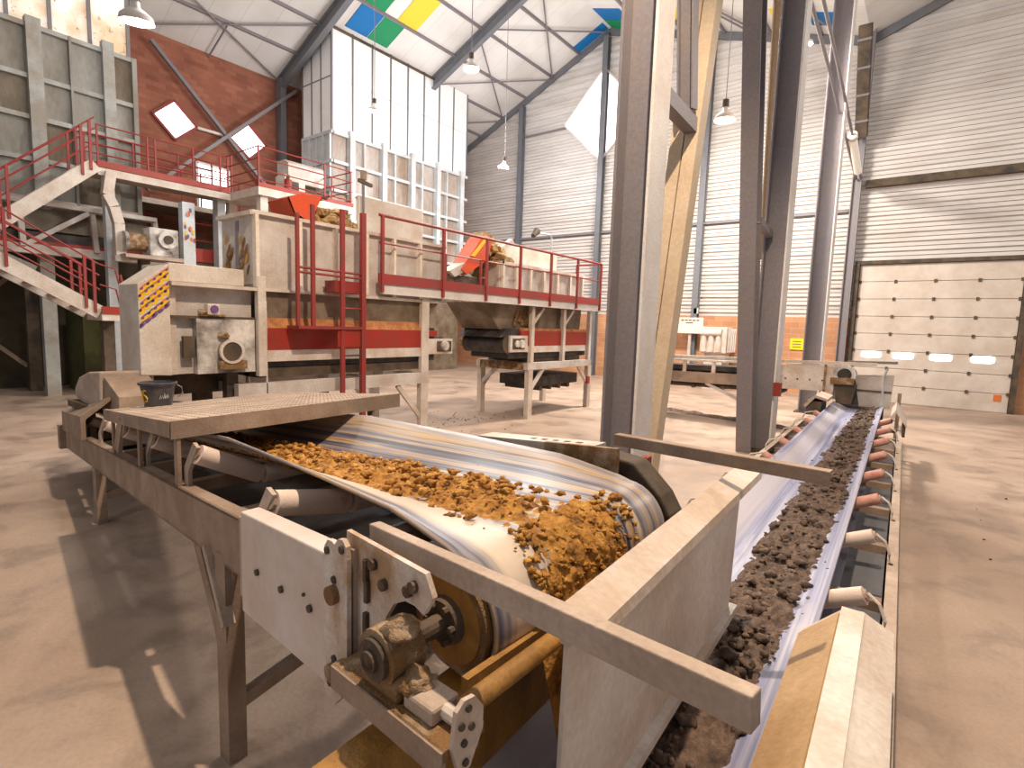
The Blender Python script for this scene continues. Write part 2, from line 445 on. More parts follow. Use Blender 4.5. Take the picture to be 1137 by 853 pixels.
# ------------------------------------------------------------------ roof geometry
YG = 20.23                       # plane of the end wall
XL = -19.0                       # plane of the brick side wall
XR, ZR = -11.1, 13.72            # ridge
XV, ZV = -2.25, 10.95            # valley
def roof_z(x):
    if x <= XR: return ZR + .437 * (x - XR)
    if x <= XV: return ZR - (ZR - ZV) * (x - XR) / (XV - XR)
    return ZV + .37 * (x - XV)

# ------------------------------------------------------------------ setting
struct(MB().box(-22, 9, -4, YG + .2, -.12, 0).build('floor', M['floor'], at=(0, 0, 0)), 'pale dusty concrete floor', 'floor')

mb = MB()
prof = []
z = 2.56
while z < 16.4:
    prof += [(0, z), (0, z + .10), (.06, z + .135), (.06, z + .235)]
    z += .27
xs = [XL, XR, XV, 8.6]
grid = []
for (dy, zz) in prof:
    # cut each course of the sheet under the roof line, keep it level
    row = []
    for k in range(len(xs)): row.append((xs[k], YG - dy, min(zz, roof_z(xs[k]) + .03)))
    grid.append(row)
# courses: build strips limited to the part below the roof
for i in range(len(prof) - 1):
    (d0, z0), (d1, z1) = prof[i], prof[i + 1]
    zc = max(z0, z1)
    segs = []
    def xat(a, b, zz): # x where the roof between a and b has height zz
        za, zb = roof_z(a), roof_z(b); return a + (b - a) * (zz - za) / (zb - za)
    for a, b in ((XL, XR), (XR, XV), (XV, 8.6)):
        za, zb = roof_z(a), roof_z(b)
        if zc <= min(za, zb): segs.append((a, b))
        elif zc < max(za, zb):
            x_ = xat(a, b, zc); segs.append((a, x_) if za > zb else (x_, b))
    for a, b in segs:
        mb.raw([(a, YG - d0, z0), (b, YG - d0, z0), (b, YG - d1, z1), (a, YG - d1, z1)], [(0, 1, 2, 3)])
struct(mb.build('wall_back', M['siding'], at=(0, YG, 0)), 'grey corrugated metal end wall', 'wall')
struct(MB().box(XL, 8.6, YG - .05, YG + .15, 0, 2.56).build('trim_1', M['brick_orange'], at=(0, YG, 0)), 'orange brick base of the end wall', 'wall')
struct(MB().prism([(XL, -4, 0), (XL, YG, 0), (XL, YG, 10.25), (XL, -4, 10.25)], (-.2, 0, 0)).build('wall_left', M['brick_red'], at=(XL, 0, 0)), 'red brick side wall', 'wall')
mb = MB()
for a, b in ((XL - .1, XR), (XR, XV), (XV, 8.6)):
    za, zb = roof_z(a), roof_z(b)
    mb.hexa([V(p) for p in ((a, -4, za), (b, -4, zb), (b, YG + .1, zb), (a, YG + .1, za), (a, -4, za + .1), (b, -4, zb + .1), (b, YG + .1, zb + .1), (a, YG + .1, za + .1))])
struct(mb.build('ceiling', M['roof'], at=(0, 0, 0)), 'pale sandwich panel roof lining', 'ceiling')

# coloured roof sheets
def sheet_panel(x0, x1, y0, y1, mat, label):
    t = .03
    P = []
    for dz in (-t, -.004):
        P += [V((x0, y0, roof_z(x0) + dz)), V((x1, y0, roof_z(x1) + dz)), V((x1, y1, roof_z(x1) + dz)), V((x0, y1, roof_z(x0) + dz))]
    o = MB().hexa(P).build('roof_sheet', M[mat])
    tag(o, label, 'roof sheet', 'coloured roof sheets')
sheet_panel(-16.08, -15.12, 11.42, 12.28, 'blue', 'blue roof sheet above the white bunker corner, left of the green one')
sheet_panel(-16.08, -15.12, 12.32, 13.14, 'green', 'green roof sheet above the white bunker, right beside the blue one')
sheet_panel(-15.04, -13.8, 11.45, 12.2, 'green', 'green roof sheet cut by the top of the frame, above the blue one')
sheet_panel(-15.04, -13.8, 12.74, 13.56, 'yellow', 'yellow roof sheet left of the near pendant lamp')
sheet_panel(-10.98, -9.9, 18.5, 19.35, 'blue', 'blue roof sheet at the ridge left of the near grey column')
sheet_panel(-10.98, -9.9, 19.4, 20.1, 'green', 'green roof sheet at the end wall ridge, below the blue one')
sheet_panel(-12.45, -11.15, 19.55, 20.02, 'blue', 'blue roof strip along the left slope edge beam')
sheet_panel(-8.5, -7.2, 18.4, 19.25, 'yellow', 'yellow roof sheet seen between near column and tan brace')
sheet_panel(-4.8, -4.2, 18.4, 19.1, 'yellow', 'yellow roof sheet behind the middle column')
sheet_panel(-3.75, -2.95, 18.6, 19.4, 'blue', 'blue roof sheet near the valley, right of the middle column')

# roof steel
def roof_bar(x0, y0, x1, y1, r, mat, drop):
    return MB().bar((x0, y0, roof_z(x0) - drop), (x1, y1, roof_z(x1) - drop), r, r)
for y, lab in ((10.72, 'deep grey roof rafter passing in front of the white bunker'), (15.55, 'deep grey roof rafter right of the yellow roof sheet'), (5.87, 'deep grey roof rafter nearest the camera')):
    t = thing('roof_rafter', lab, 'rafter', (XR, y, roof_z(XR) - .5), 'main roof rafters')
    for nm, a, b in (('rafter_beam', XL + .15, XR), ('rafter_beam', XR, XV)):
        MB().ibeam((a, y, roof_z(a) - .27), (b, y, roof_z(b) - .27), .4, .2, .02, .03).build(nm, M['steel_blue'], t)
    MB().bar((XL + .2, y, 0), (XL + .2, y, roof_z(XL + .2) - .1), .2, .34, (1, 0, 0)).build('rafter_post', M['steel_blue'], t)
t = thing('gable_rafter', 'grey edge rafter along the sloping roof line of the end wall', 'rafter', (XR, YG - .2, roof_z(XR) - .3))
for a, b in ((XL + .1, XR), (XR, XV), (XV, 8.4)):
    MB().bar((a, YG - .12, roof_z(a) - .14), (b, YG - .12, roof_z(b) - .14), .09, .24).build('rafter_beam', M['steel_blue'], t)
for i, x in enumerate((-17.68, -16.38, -15.08, -13.76, -12.44)):
    o = MB().bar((x, -3.5, roof_z(x) - .05), (x, YG - .12, roof_z(x) - .05), .07, .09).build('roof_purlin', M['steel_grey'])
    tag(o, ['lowest', 'second lowest', 'middle', 'second highest', 'highest'][i] + ' thin purlin running along the left roof slope', 'purlin', 'roof purlins')
for i, x in enumerate((-9.6, -8.1, -6.6, -5.1, -3.6)):
    o = MB().bar((x, 12, roof_z(x) - .05), (x, YG - .12, roof_z(x) - .05), .07, .09).build('roof_purlin', M['steel_grey'])
    tag(o, ['first', 'second', 'third', 'fourth', 'fifth'][i] + ' thin purlin down from the ridge on the slope behind the columns', 'purlin', 'roof purlins')
braces = [(-11.3, 15.6, -13.73, 20.05), (-13.6, 15.66, -11.2, 20.0), (-14.0, 15.7, -16.4, 20.1), (-16.4, 15.7, -13.8, 20.1), (-18.9, 15.7, -16.5, 20.1),
          (-18.75, 6.5, -16.4, 10.6), (-16.9, 6.3, -18.85, 10.65), (-19.0, 8.4, -17.6, 8.4)]
blab = ['between the ridge and the far lamp, falling to the left', 'between ridge and end wall, rising to the right', 'beside the far side of the white bunker, falling', 'above the bunker right edge, rising', 'lowest beside the bunker right edge',
        'above the brick wall from the near lamp, rising', 'above the brick wall, crossing the other', 'short tie above the red brick wall']
for b, l in zip(braces, blab):
    o = MB().tube([(b[0], b[1], roof_z(b[0]) - .13), (b[2], b[3], roof_z(b[2]) - .13)], .028, 6).build('roof_brace', M['steel_grey'])
    tag(o, 'thin diagonal roof brace rod ' + l, 'brace', 'roof brace rods')
for i, b in enumerate([(-5.4, 15.8, -2.8, 19.9), (-8.0, 15.8, -5.6, 19.9), (-5.3, 19.9, -7.9, 15.8)]):
    o = MB().tube([(b[0], b[1], roof_z(b[0]) - .13), (b[2], b[3], roof_z(b[2]) - .13)], .03, 6).build('roof_brace', M['steel_grey'])
    tag(o, ['brace rod ending at the valley by the blue sheet', 'brace rod seen right of the tan brace', 'brace rod crossing behind the middle column'][i], 'brace', 'roof brace rods')

# posts and girts of the end wall
for x, lab in ((-15.24, 'blue-grey wall post right of the white bunker'), (-11.16, 'blue-grey wall post in front of the diamond window'), (-6.97, 'blue-grey wall post behind the tan brace, above the white board')):
    o = MB().ibeam((x, YG - .2, .75 if x > -8 else 0), (x, YG - .2, roof_z(x) - .3), .24, .22, .02, .025, (0, 1, 0)).build('wall_post', M['steel_blue'])
    tag(o, lab, 'post', 'end wall posts')
for x0, x1, z, h, lab in ((-19, -2.4, 5.86, .07, 'thin grey rail across the end wall behind the hoppers'), (-15.1, -13.0, 10.3, .07, 'thin grey rail from wall post to diamond window'), (-2.0, 8.5, 6.6, .22, 'wide dirty beam across the wall high above the roller door')):
    o = MB().box(x0, x1, YG - .15 - (.1 if h > .1 else 0), YG - .045, z - h / 2, z + h / 2).build('wall_rail', M['dark' if h > .1 else 'steel_grey'])
    tag(o, lab, 'rail')

# windows
def window(n, corners, frame_mat, face, label):
    # corners: 3D points in order; pane of daylit glass with a raised frame
    ctr = sum((V(p) for p in corners), V()) / len(corners); nv = V(face)
    e = thing('window_%d' % n, label, 'window', ctr); e['kind'] = 'structure'
    MB().prism([tuple(V(p) + nv * .05) for p in corners], tuple(nv * .015)).build('window_pane', M['glow_window'], e)
    fm = MB()
    for i in range(len(corners)):
        a, b = V(corners[i]) + nv * .08, V(corners[(i + 1) % len(corners)]) + nv * .08
        fm.bar(a, b, .07, .09, nv)
    fm.build('window_frame', M[frame_mat], e)
window(1, [(-13.05, YG - .03, 10.42), (-11.28, YG - .03, 8.72), (-9.5, YG - .03, 10.42), (-11.28, YG - .03, 12.3)], 'steel_pale', (0, -1, 0), 'large diamond window in the end wall, daylight white')
window(2, [(XL, 6.72, 7.9), (XL, 7.33, 8.46), (XL, 7.96, 7.86), (XL, 7.32, 7.3)], 'red_rail', (1, 0, 0), 'left diamond window in the red brick wall')
window(3, [(XL, 8.96, 7.84), (XL, 9.6, 8.45), (XL, 10.22, 7.89), (XL, 9.61, 7.31)], 'red_rail', (1, 0, 0), 'right diamond window in the red brick wall')
window(4, [(XL, 7.92, 6.8), (XL, 8.9, 6.75), (XL, 8.9, 5.1), (XL, 7.92, 5.1)], 'steel_pale', (1, 0, 0), 'rectangular window low in the red brick wall')
tag(MB().bar((XL + .12, 7.96, 7.83), (XL + .12, 8.98, 7.83), .1, .08).build('window_tie', M['steel_pale']), 'pale rail joining the two diamond windows', 'rail')
for i, (a, b) in enumerate((((6.7, 9.9), (11.2, 5.4)), ((11.2, 10.0), (6.4, 5.6)))):
    o = MB().bar((XL + .25 + .12 * i, a[0], a[1]), (XL + .25 + .12 * i, b[0], b[1]), .1, .12, (1, 0, 0)).build('wall_brace', M['steel_grey'])
    tag(o, ['thick dark wall brace falling to the right across the brick wall', 'dark wall brace rising to the right across the brick wall'][i], 'brace', 'brick wall braces')

# roller door
dx0, dx1 = -1.93, 1.84
e = thing('door_1', 'cream sectional roller door with four small bright windows', 'door', ((dx0 + dx1) / 2, YG - .1, 0)); e['kind'] = 'structure'
dz = 4.19 / 8
for i in range(8):
    MB().box(dx0, dx1, YG - .14, YG - .07, i * dz + .006, (i + 1) * dz - .006).build('door_panel', M['door_cream'], e, bevel=.01)
for i in range(1, 8):
    for x in (dx0 + .03, -1.0, -.05, .93, dx1 - .03):
        MB().box(x - .035, x + .035, YG - .17, YG - .135, i * dz - .045, i * dz + .045).build('door_hinge', M['dark'], e)
for cx in (-1.42, -.62, .27, 1.2):
    w, h = .26, .105
    P = []
    for k in range(24):
        a = 2 * math.pi * k / 24; ex = .45
        P.append((cx + w * math.copysign(abs(math.cos(a)) ** ex, math.cos(a)), YG - .16, 1.45 + h * math.copysign(abs(math.sin(a)) ** ex, math.sin(a))))
    f = MB().prism([(cx + (p[0] - cx) * 1.1, p[1] + .022, 1.45 + (p[2] - 1.45) * 1.18) for p in P], (0, .006, 0)).build('door_window', M['dark'], e)
    MB().prism(P, (0, .02, 0)).build('window_glass', M['glow_window'], f)
MB().box(1.52, 1.68, YG - .155, YG - .14, .32, .5).build('sticker', M['decal_orange'], e)
for x in (dx0 - .07, dx1 + .07):
    MB().box(x - .06, x + .06, YG - .26, YG - .06, 0, 4.3).build('door_track', M['dark'], e)
MB().box(dx0 - .05, dx1 + .05, YG - .22, YG - .06, 4.19, 4.3).build('door_header', M['dark'], e)
tag(MB().box(dx1 + .45, dx1 + .6, YG - .14, YG - .05, 1.2, 1.42).build('switch_box', M['white_paint']), 'small pale switch box right of the roller door', 'switch box')

# ------------------------------------------------------------------ columns
def column(label, x0, x1, y, b, zt, base=True, mat='steel_grey', pale=True):
    t = thing('steel_column', label, 'column', ((x0 + x1) / 2, y, 0), 'valley columns')
    MB().box(x0 + .02, x1 - .03, y - .012, y + .012, 0, zt).build('column_web', M[mat], t)
    MB().box(x0, x0 + .03, y - b / 2, y + b / 2, 0, zt).build('column_flange', M[mat], t, bevel=.004)
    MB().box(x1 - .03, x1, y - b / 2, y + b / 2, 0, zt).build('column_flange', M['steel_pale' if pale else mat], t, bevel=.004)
    if base: MB().box(x0 - .08, x1 + .08, y - b / 2 - .08, y + b / 2 + .08, 0, .03).build('base_plate', M['dark'], t)
    return t
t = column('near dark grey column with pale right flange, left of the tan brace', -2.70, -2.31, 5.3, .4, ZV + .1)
b = thing('column_brace', 'tan painted brace leaning right behind the near grey column', 'brace', (-2.45, 5.62, 0), 'valley portal braces')
for dx in (-.085, .085): MB().bar((-2.47 + dx, 5.62, .02), (-2.47 + dx, 7.5, 9.6), .2, .155, (1, 0, 0)).build('brace_beam', M['steel_tan'], b)
MB().bar((-2.47, 5.64, .02), (-2.47, 7.52, 9.6), .15, .02, (1, 0, 0)).build('brace_seam', M['dark'], b)
MB().bar((-2.40, 5.45, 4.38), (-2.40, 6.35, 4.33), .14, .16).build('brace_strut', M['steel_grey'], b)
h = MB().ibeam((-2.4, 6.2, 4.45), (-2.4, 5.75, 7.2), .18, .16, .02, .02, (1, 0, 0)).build('brace_hanger', M['steel_grey'], b)
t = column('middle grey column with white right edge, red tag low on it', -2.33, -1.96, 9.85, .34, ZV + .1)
MB().box(-1.97, -1.86, 9.58, 9.7, .98, 1.2).build('red_tag', M['red'], t)
MB().box(-2.5, -2.34, 9.75, 9.85, 1.0, 1.2).build('red_tag', M['red'], t)
b = thing('column_brace', 'dark grey brace leaning left from the foot of the middle column', 'brace', (-2.4, 9.6, 0), 'valley portal braces')
MB().ibeam((-2.32, 9.6, .02), (-2.32, 7.55, 9.6), .3, .24, .02, .02, (0, 1, 0)).build('brace_beam', M['steel_grey'], b)
MB().bar((-2.25, 8.95, 3.7), (-2.25, 9.75, 3.6), .1, .1).build('brace_strut', M['steel_grey'], b)
b = thing('column_brace', 'tan brace seen behind the middle column, leaning left', 'brace', (-2.7, 11.4, 0), 'valley portal braces')
MB().ibeam((-2.62, 11.35, 3.4), (-2.62, 10.75, 9.9), .26, .26, .02, .02, (1, 0, 0)).build('brace_beam', M['steel_tan'], b)
MB().bar((-2.62, 11.35, 3.4), (-2.62, 11.5, .02), .12, .2).build('brace_foot', M['steel_grey'], b)
column('far dark grey column behind the white conveyor head box', -2.56, -2.12, 15.65, .36, ZV + .1)
t = column('grey corner column left of the roller door', -2.35, -2.1, 19.9, .2, ZV + .1, pale=False)
b = thing('valley_haunch', 'brown boxed haunch leaning from the corner column up to the valley', 'brace', (-2.2, 19.7, 7.9))
MB().bar((-2.2, 19.6, 7.9), (-2.2, 18.3, 10.5), .38, .3, (1, 0, 0)).build('haunch_box', M['dark'], b)
for k in range(4):
    f = .15 + .24 * k
    p = V((-2.2, 19.6, 7.9)).lerp(V((-2.2, 18.3, 10.5)), f); q = V((-2.2, 19.6, 7.9)).lerp(V((-2.2, 18.3, 10.5)), f + .02)
    MB().bar(p, q, .41, .33, (1, 0, 0)).build('haunch_band', M['steel_grey'], b)
for i, (dx, dz_) in enumerate(((0, 0), (.12, .25))):
    o = MB().tube([(-2.25 + dx, 10.2, 8.05 + dz_), (-2.25 + dx, 14.0, 7.6 + dz_ * .8), (-2.25 + dx, 18.0, 7.0 + dz_ * .4), (-2.25 + dx, 19.8, 6.75)], .035, 8).build('hanging_pipe', M['steel_grey'])
    tag(o, ['lower of two thin pipes slanting from the middle column to the corner column', 'upper of two thin pipes slanting to the corner column'][i], 'pipe', 'slanting pipes')
o = thing('tube_lamp', 'short tube lamp hung on the slanting pipes near the corner column', 'lamp', (-2.12, 18.2, 6.95))
MB().cyl((-2.12, 17.2, 7.2), (-2.12, 18.9, 6.72), .1, 12).build('lamp_tube', M['glow_tube'], o)
MB().cyl((-2.12, 17.1, 7.23), (-2.12, 17.25, 7.19), .12, 12).build('lamp_cap', M['steel_pale'], o)

# ------------------------------------------------------------------ pendant lamps
def pendant(p, r, tilt, label, cable_top, energy):
    t = thing('pendant_lamp', label, 'lamp', p, 'high bay pendant lamps')
    p = V(p); ax = V(tilt).normalized()
    mb = MB(); prof = [(0, r), (r * .35, r * .92), (r * .62, r * .6), (r * .8, r * .3), (r * 1.25, r * .26), (r * 1.3, .0)]
    a = ax.cross(V((0, 1, 0))).normalized(); b_ = ax.cross(a)
    n = 24; vs = []; fs = []
    for (h_, rr) in prof:
        for k in range(n):
            t_ = 2 * math.pi * k / n; vs.append(p + ax * h_ + (a * math.cos(t_) + b_ * math.sin(t_)) * rr)
    for i in range(len(prof) - 1):
        for k in range(n): fs.append((i * n + k, i * n + (k + 1) % n, (i + 1) * n + (k + 1) % n, (i + 1) * n + k))
    mb.raw(vs, fs); mb.build('lamp_shade', M['steel_pale'], t, smooth=True, solid=.012)
    MB().cyl(p + ax * .02, p + ax * .035, r * .9, 24).build('lamp_glass', M['glow_lamp'], t)
    MB().cyl(p + ax * r * 1.2, p + ax * r * 1.9, r * .3, 12).build('lamp_housing', M['dark'], t)
    MB().tube([p + ax * r * 1.8, V((p.x, p.y, cable_top))], .008, 5).build('lamp_cable', M['steel_grey'], t)
    if energy:
        lamp('pendant_light', 'POINT', p - ax * .12, energy, (1, .95, .88), r * .5)
pendant((-9.17, 3.11, 6.02), .22, (.12, -.1, 1), 'lit pendant lamp at the top left beside the grey bunker', 11.0, 160)
pendant((-7.73, 8.43, 7.02), .16, (0, 0, 1), 'lit pendant lamp under the roof between the rafters', 12.6, 160)
pendant((-8.9, 6.97, 6.0), .12, (.1, 0, 1), 'small pendant lamp in front of the white bunker', 12.9, 260)
pendant((-10.31, 12.72, 6.52), .17, (.25, -.1, 1), 'pale pendant lamp before the end wall right of the white bunker', 13.3, 160)
pendant((-3.58, 11.23, 6.1), .2, (0, 0, 1), 'lit pendant lamp between the near and middle columns', 11.2, 160)
pendant((-3.04, 15.2, 8.95), .16, (0, 0, 1), 'small pendant lamp high between middle and far columns', 11.2, 60)

# ------------------------------------------------------------------ bunkers (steel frame below, white sheets above)
t = thing('clay_bunker', 'tall grey plate bunker with white rust spotted sheets on top, at the left edge', 'bunker', (-16.8, 3.4, 0))
BX = -16.2
zs = [4.45, 5.32, 6.22, 7.08, 8.15]
ys = [.4, 2.2, 2.85, 3.47, 4.12, 4.83, 5.4]
for i in range(4):
    for j in range(6):
        MB().box(BX - .12, BX - .06, ys[j], ys[j + 1], zs[i], zs[i + 1]).build('wall_plate', M['tank' if (i + j) % 4 else 'tank_dirty'], t)
for z in zs: MB().box(BX - .06, BX + .05, .4, 5.42, z - .05, z + .05).build('frame_rail', M['tank_post' if z > 5 else 'cream_dirty'], t)
for y, w, z0 in ((2.2, .07, 4.45), (4.12, .05, 4.45), (5.38, .1, 4.4)):
    MB().box(BX - .06, BX + .07, y - w / 2, y + w / 2, z0, 8.2).build('frame_stud', M['tank'], t)
MB().box(BX - .1, BX + .12, 3.34, 3.6, 0, 8.32).build('frame_post', M['tank_post'], t)
MB().box(BX - .06, BX + .12, 4.72, 4.95, 4.3, 8.36).build('frame_post', M['tank_post'], t)
MB().box(BX - .1, BX + .1, .5, .75, 0, 8.32).build('frame_post', M['galva'], t)
yy = [.4, 1.6, 2.4, 3.1, 3.84, 4.58, 5.36]
for j in range(6):
    MB().box(BX - .3, BX - .24, yy[j] + .03, yy[j + 1] - .03, 8.15, roof_z(BX) - .06).build('top_sheet', M['panel_spot'], t)
    MB().box(BX - .26, BX - .18, yy[j + 1] - .04, yy[j + 1] + .03, 8.15, roof_z(BX) - .06).build('sheet_post', M['steel_grey'], t)
MB().box(BX - .3, BX - .2, .4, 5.4, 8.1, 8.2).build('frame_rail', M['tank'], t)
MB().box(-18.8, BX - .12, 5.3, 5.36, 4.45, 8.15).build('end_plate', M['tank_dirty'], t)
MB().box(-18.8, BX - .1, .4, 5.4, 4.3, 4.42).build('bunker_floor', M['dark'], t)
# under the bunker: slanting outlet, belt frame and braces
MB().prism([(BX + .05, .4, 4.4), (BX + .05, 5.5, 4.4), (BX + .35, 5.5, 3.75), (BX + .35, .4, 3.75)], (-.08, 0, 0)).build('outlet_plate', M['tank_dirty'], t)
for y in (3.0, 4.3, 5.6):
    MB().bar((BX + .3, y, 4.3), (BX + .5, y, 3.35), .1, .14).build('outlet_stud', M['cream_dirty'], t)
MB().bar((BX + .45, 3.05, 3.4), (BX + .45, 4.2, 4.25), .08, .1).build('diagonal_brace', M['cream_dirty'], t)
MB().bar((BX + .45, .2, 4.3), (BX + .45, 3.2, 2.9), .08, .1).build('diagonal_brace', M['tank'], t)
MB().box(BX + .2, BX + .5, .4, 5.6, 4.28, 4.38).build('outlet_rail', M['cream_dirty'], t)
MB().box(BX + .2, BX + .48, .4, 6.2, 3.22, 3.42).build('belt_frame', M['cream_dirty'], t)
MB().box(BX - .5, BX + .4, .4, 5.9, 3.5, 3.7).build('outlet_belt', M['black_rubber'], t)
MB().box(BX + .38, BX + .46, .4, 5.4, 3.42, 3.5).build('red_strip', M['red'], t)
t2 = thing('shade_panel', 'added dark panel for the shade under the grey bunker behind the stair', 'wall', (-18.2, 3.0, 0))
MB().box(-18.4, -18.3, -2.5, 10.4, 0, 4.3).build('wall_plate', M['under_shade'], t2)  # added panel, its dark colour paints the shade behind the stair
for a, b in (((1.2, 0.8), (3.2, 2.9)), ((1.0, 2.9), (3.3, .6))):
    MB().bar((-17.6, a[0], a[1]), (-17.6, b[0], b[1]), .07, .09).build('cross_brace', M['dusty_steel'], t2)
MB().bar((-17.6, .2, 2.9), (-17.6, 3.4, 2.9), .08, .1).build('cross_rail', M['dusty_steel'], t2)
MB().bar((-17.4, 3.4, 0), (-17.4, 3.4, 4.3), .2, .24).build('rear_post', M['dark'], t2)
o = MB().box(-17.6, -16.2, 4.1, 5.6, 0, 2.0).build('wall_niche', M['green_wall'])
tag(o, 'greenish low block below the stair landing', 'block')
t3 = thing('bunker_post', 'dark post under the stair landing before the greenish block', 'post', (-15.9, 4.5, 0))
MB().bar((-15.9, 4.55, 0), (-15.9, 4.55, 2.0), .22, .18).build('post_web', M['dark'], t3)

t = thing('filter_tower', 'tall white sheet clad bunker on a pale stiffened steel frame', 'bunker', (-17, 14.2, 0))
TY0, TY1 = 11.0, 17.5
n = 8; w = (TY1 - TY0) / n
topz = roof_z(BX) - .04
for i in range(n):
    a, b = TY0 + i * w, TY0 + (i + 1) * w
    MB().box(BX - .08, BX - .02, a + .012, b - .012, 8.15, 9.87).build('white_sheet', M['panel_white'], t)
    MB().box(BX - .08, BX - .02, a + .012, b - .012, 9.89, topz).build('white_sheet', M['panel_white'], t)
    MB().box(BX - .03, BX + .012, b - .025, b + .025, 8.15, topz).build('sheet_joint', M['steel_blue'], t)
MB().box(BX - .03, BX + .02, TY0 - .03, TY0 + .03, 8.15, topz).build('sheet_joint', M['steel_grey'], t)
MB().box(BX, BX + .06, 10.75, 15.6, 11.33, 11.4).build('top_rail', M['dark'], t)
for i in range(3):
    a, b = BX - .06 - i * .54, BX - .06 - (i + 1) * .54
    MB().box(b + .012, a - .012, TY0, TY0 + .06, 8.15, roof_z(b) - .05).build('white_sheet', M['panel_spot' if False else 'panel_white'], t)
    MB().box(b - .025, b + .025, TY0 - .02, TY0 + .03, 8.15, roof_z(b) - .05).build('sheet_joint', M['steel_grey'], t)
MB().box(BX - 1.7, BX - .02, TY0 - .01, TY0 + .03, 9.86, 9.9).build('sheet_joint', M['steel_grey'], t)
MB().box(BX - 1.7, BX - .08, TY1 - .06, TY1, 5.4, topz - .6).build('rear_sheet', M['panel_white'], t)
hz = [4.45, 5.37, 6.28, 7.2, 8.12]
py_ = [11.72, 13.1, 14.45, 15.8, 17.15]
for z in hz: MB().box(BX - .08, BX + .05, TY0, TY1 + .05, z - .05, z + .05).build('frame_rail', M['galva'], t)
for y in py_: MB().box(BX - .08, BX + .14, y - .1, y + .1, 4.4, 8.3).build('frame_post', M['galva'], t)
ed = [TY0] + py_ + [TY1]
for i in range(6):
    a, b = ed[i], ed[i + 1]
    for k in range(4):
        MB().box(BX - .16, BX - .1, a, b, hz[k], hz[k + 1]).build('infill_plate', M['tower_infill'], t)
    if b - a > 1:
        m_ = (a + b) / 2 - .12
        MB().box(BX - .1, BX + .04, m_ - .035, m_ + .035, 4.45, 8.12).build('frame_stud', M['galva'], t)
for k in range(4): MB().box(BX - 1.66, BX - .1, TY0 + .02, TY0 + .08, hz[k], hz[k + 1]).build('infill_plate', M['galva'], t)
for z in hz: MB().box(BX - 1.7, BX + .05, TY0 - .06, TY0 + .04, z - .05, z + .05).build('frame_rail', M['galva'], t)
for k in range(5): MB().box(BX - .06 - k * .4 - .06, BX - .06 - k * .4, TY0 - .05, TY0 + .03, 4.45, 8.12).build('frame_stud', M['galva'], t)
MB().box(BX - 1.6, BX - .2, TY0 + .1, TY1 - .1, 0, 4.45).build('tower_base', M['trunk'], t)

# ------------------------------------------------------------------ upper walkway, landing and stairs
def rail_run(t, pts, heights, posts, r=.016, mat='red_rail'):
    for h in heights:
        MB().tube([(p[0], p[1], p[2] + h) for p in pts], r, 6).build('hand_rail' if h == heights[0] else 'mid_rail', M[mat], t)
    for p in posts:
        MB().box(p[0] - .018, p[0] + .018, p[1] - .018, p[1] + .018, p[2] - .1, p[2] + heights[0]).build('rail_post', M[mat], t)

t = thing('walkway', 'upper walkway with red railings in front of the grey bunker', 'walkway', (-15.2, 5.7, 5.05))
WX = -15.0
MB().box(WX - .9, WX, 4.2, 7.08, 5.1, 5.2).build('deck', M['dusty_light'], t)
MB().box(WX, WX + .04, 4.2, 7.08, 5.02, 5.18).build('channel_beam', M['cream'], t)
MB().box(WX - .02, WX + .03, 4.2, 7.08, 5.2, 5.34).build('toe_board', M['red'], t)
rail_run(t, [(WX, 4.2, 5.2), (WX, 7.06, 5.2)], [.9, .68, .48, .28], [(WX, y, 5.2) for y in (4.22, 5.2, 5.36, 6.2, 6.85, 7.04)])
rail_run(t, [(WX - .9, 4.2, 5.2), (WX - .9, 7.06, 5.2)], [.9, .68, .48, .28], [(WX - .9, y, 5.2) for y in (4.22, 5.2, 6.2, 7.04)])
MB().box(WX - .5, WX - .3, 4.4, 4.6, 0, 5.1).build('walkway_post', M['galva'], t)
MB().box(WX - .6, WX - .3, 6.9, 7.1, 0, 5.1).build('walkway_post', M['galva'], t)
# crooked hanger column seen under the walkway
t = thing('crooked_post', 'bent cream post hanging below the upper walkway', 'post', (-14.9, 4.4, 3.1))
pts = [(-14.95, 4.42, 5.1), (-14.95, 4.34, 4.6), (-14.9, 4.44, 4.35), (-14.9, 4.52, 4.0), (-14.9, 4.53, 3.25)]
for a, b in zip(pts, pts[1:]): MB().bar(a, b, .2, .2, (1, 0, 0)).build('post_segment', M['cream'], t)
MB().box(-15.02, -14.78, 4.4, 4.66, 3.15, 3.26).build('post_foot', M['cream_dirty'], t)
# painted post
t = thing('painted_post', 'pale post painted with purple and red flowers, right of the gear unit', 'post', (-15.0, 6.0, 0))
MB().box(-15.1, -14.86, 5.86, 6.14, 0, 4.75).build('post_shaft', M['galva'], t)
for k in range(14):
    y, z = 5.9 + random.random() * .22, 3.8 + random.random() * .8
    m_ = ['decal_purple', 'decal_orange', 'red', 'decal_yellow'][k % 4]
    MB().prism([(-14.858 + .002 * k, y + .03 * math.cos(a), z + .06 * math.sin(a)) for a in [i * math.pi / 4 for i in range(8)]], (.0015, 0, 0)).build('flower_mark', M[m_], t)
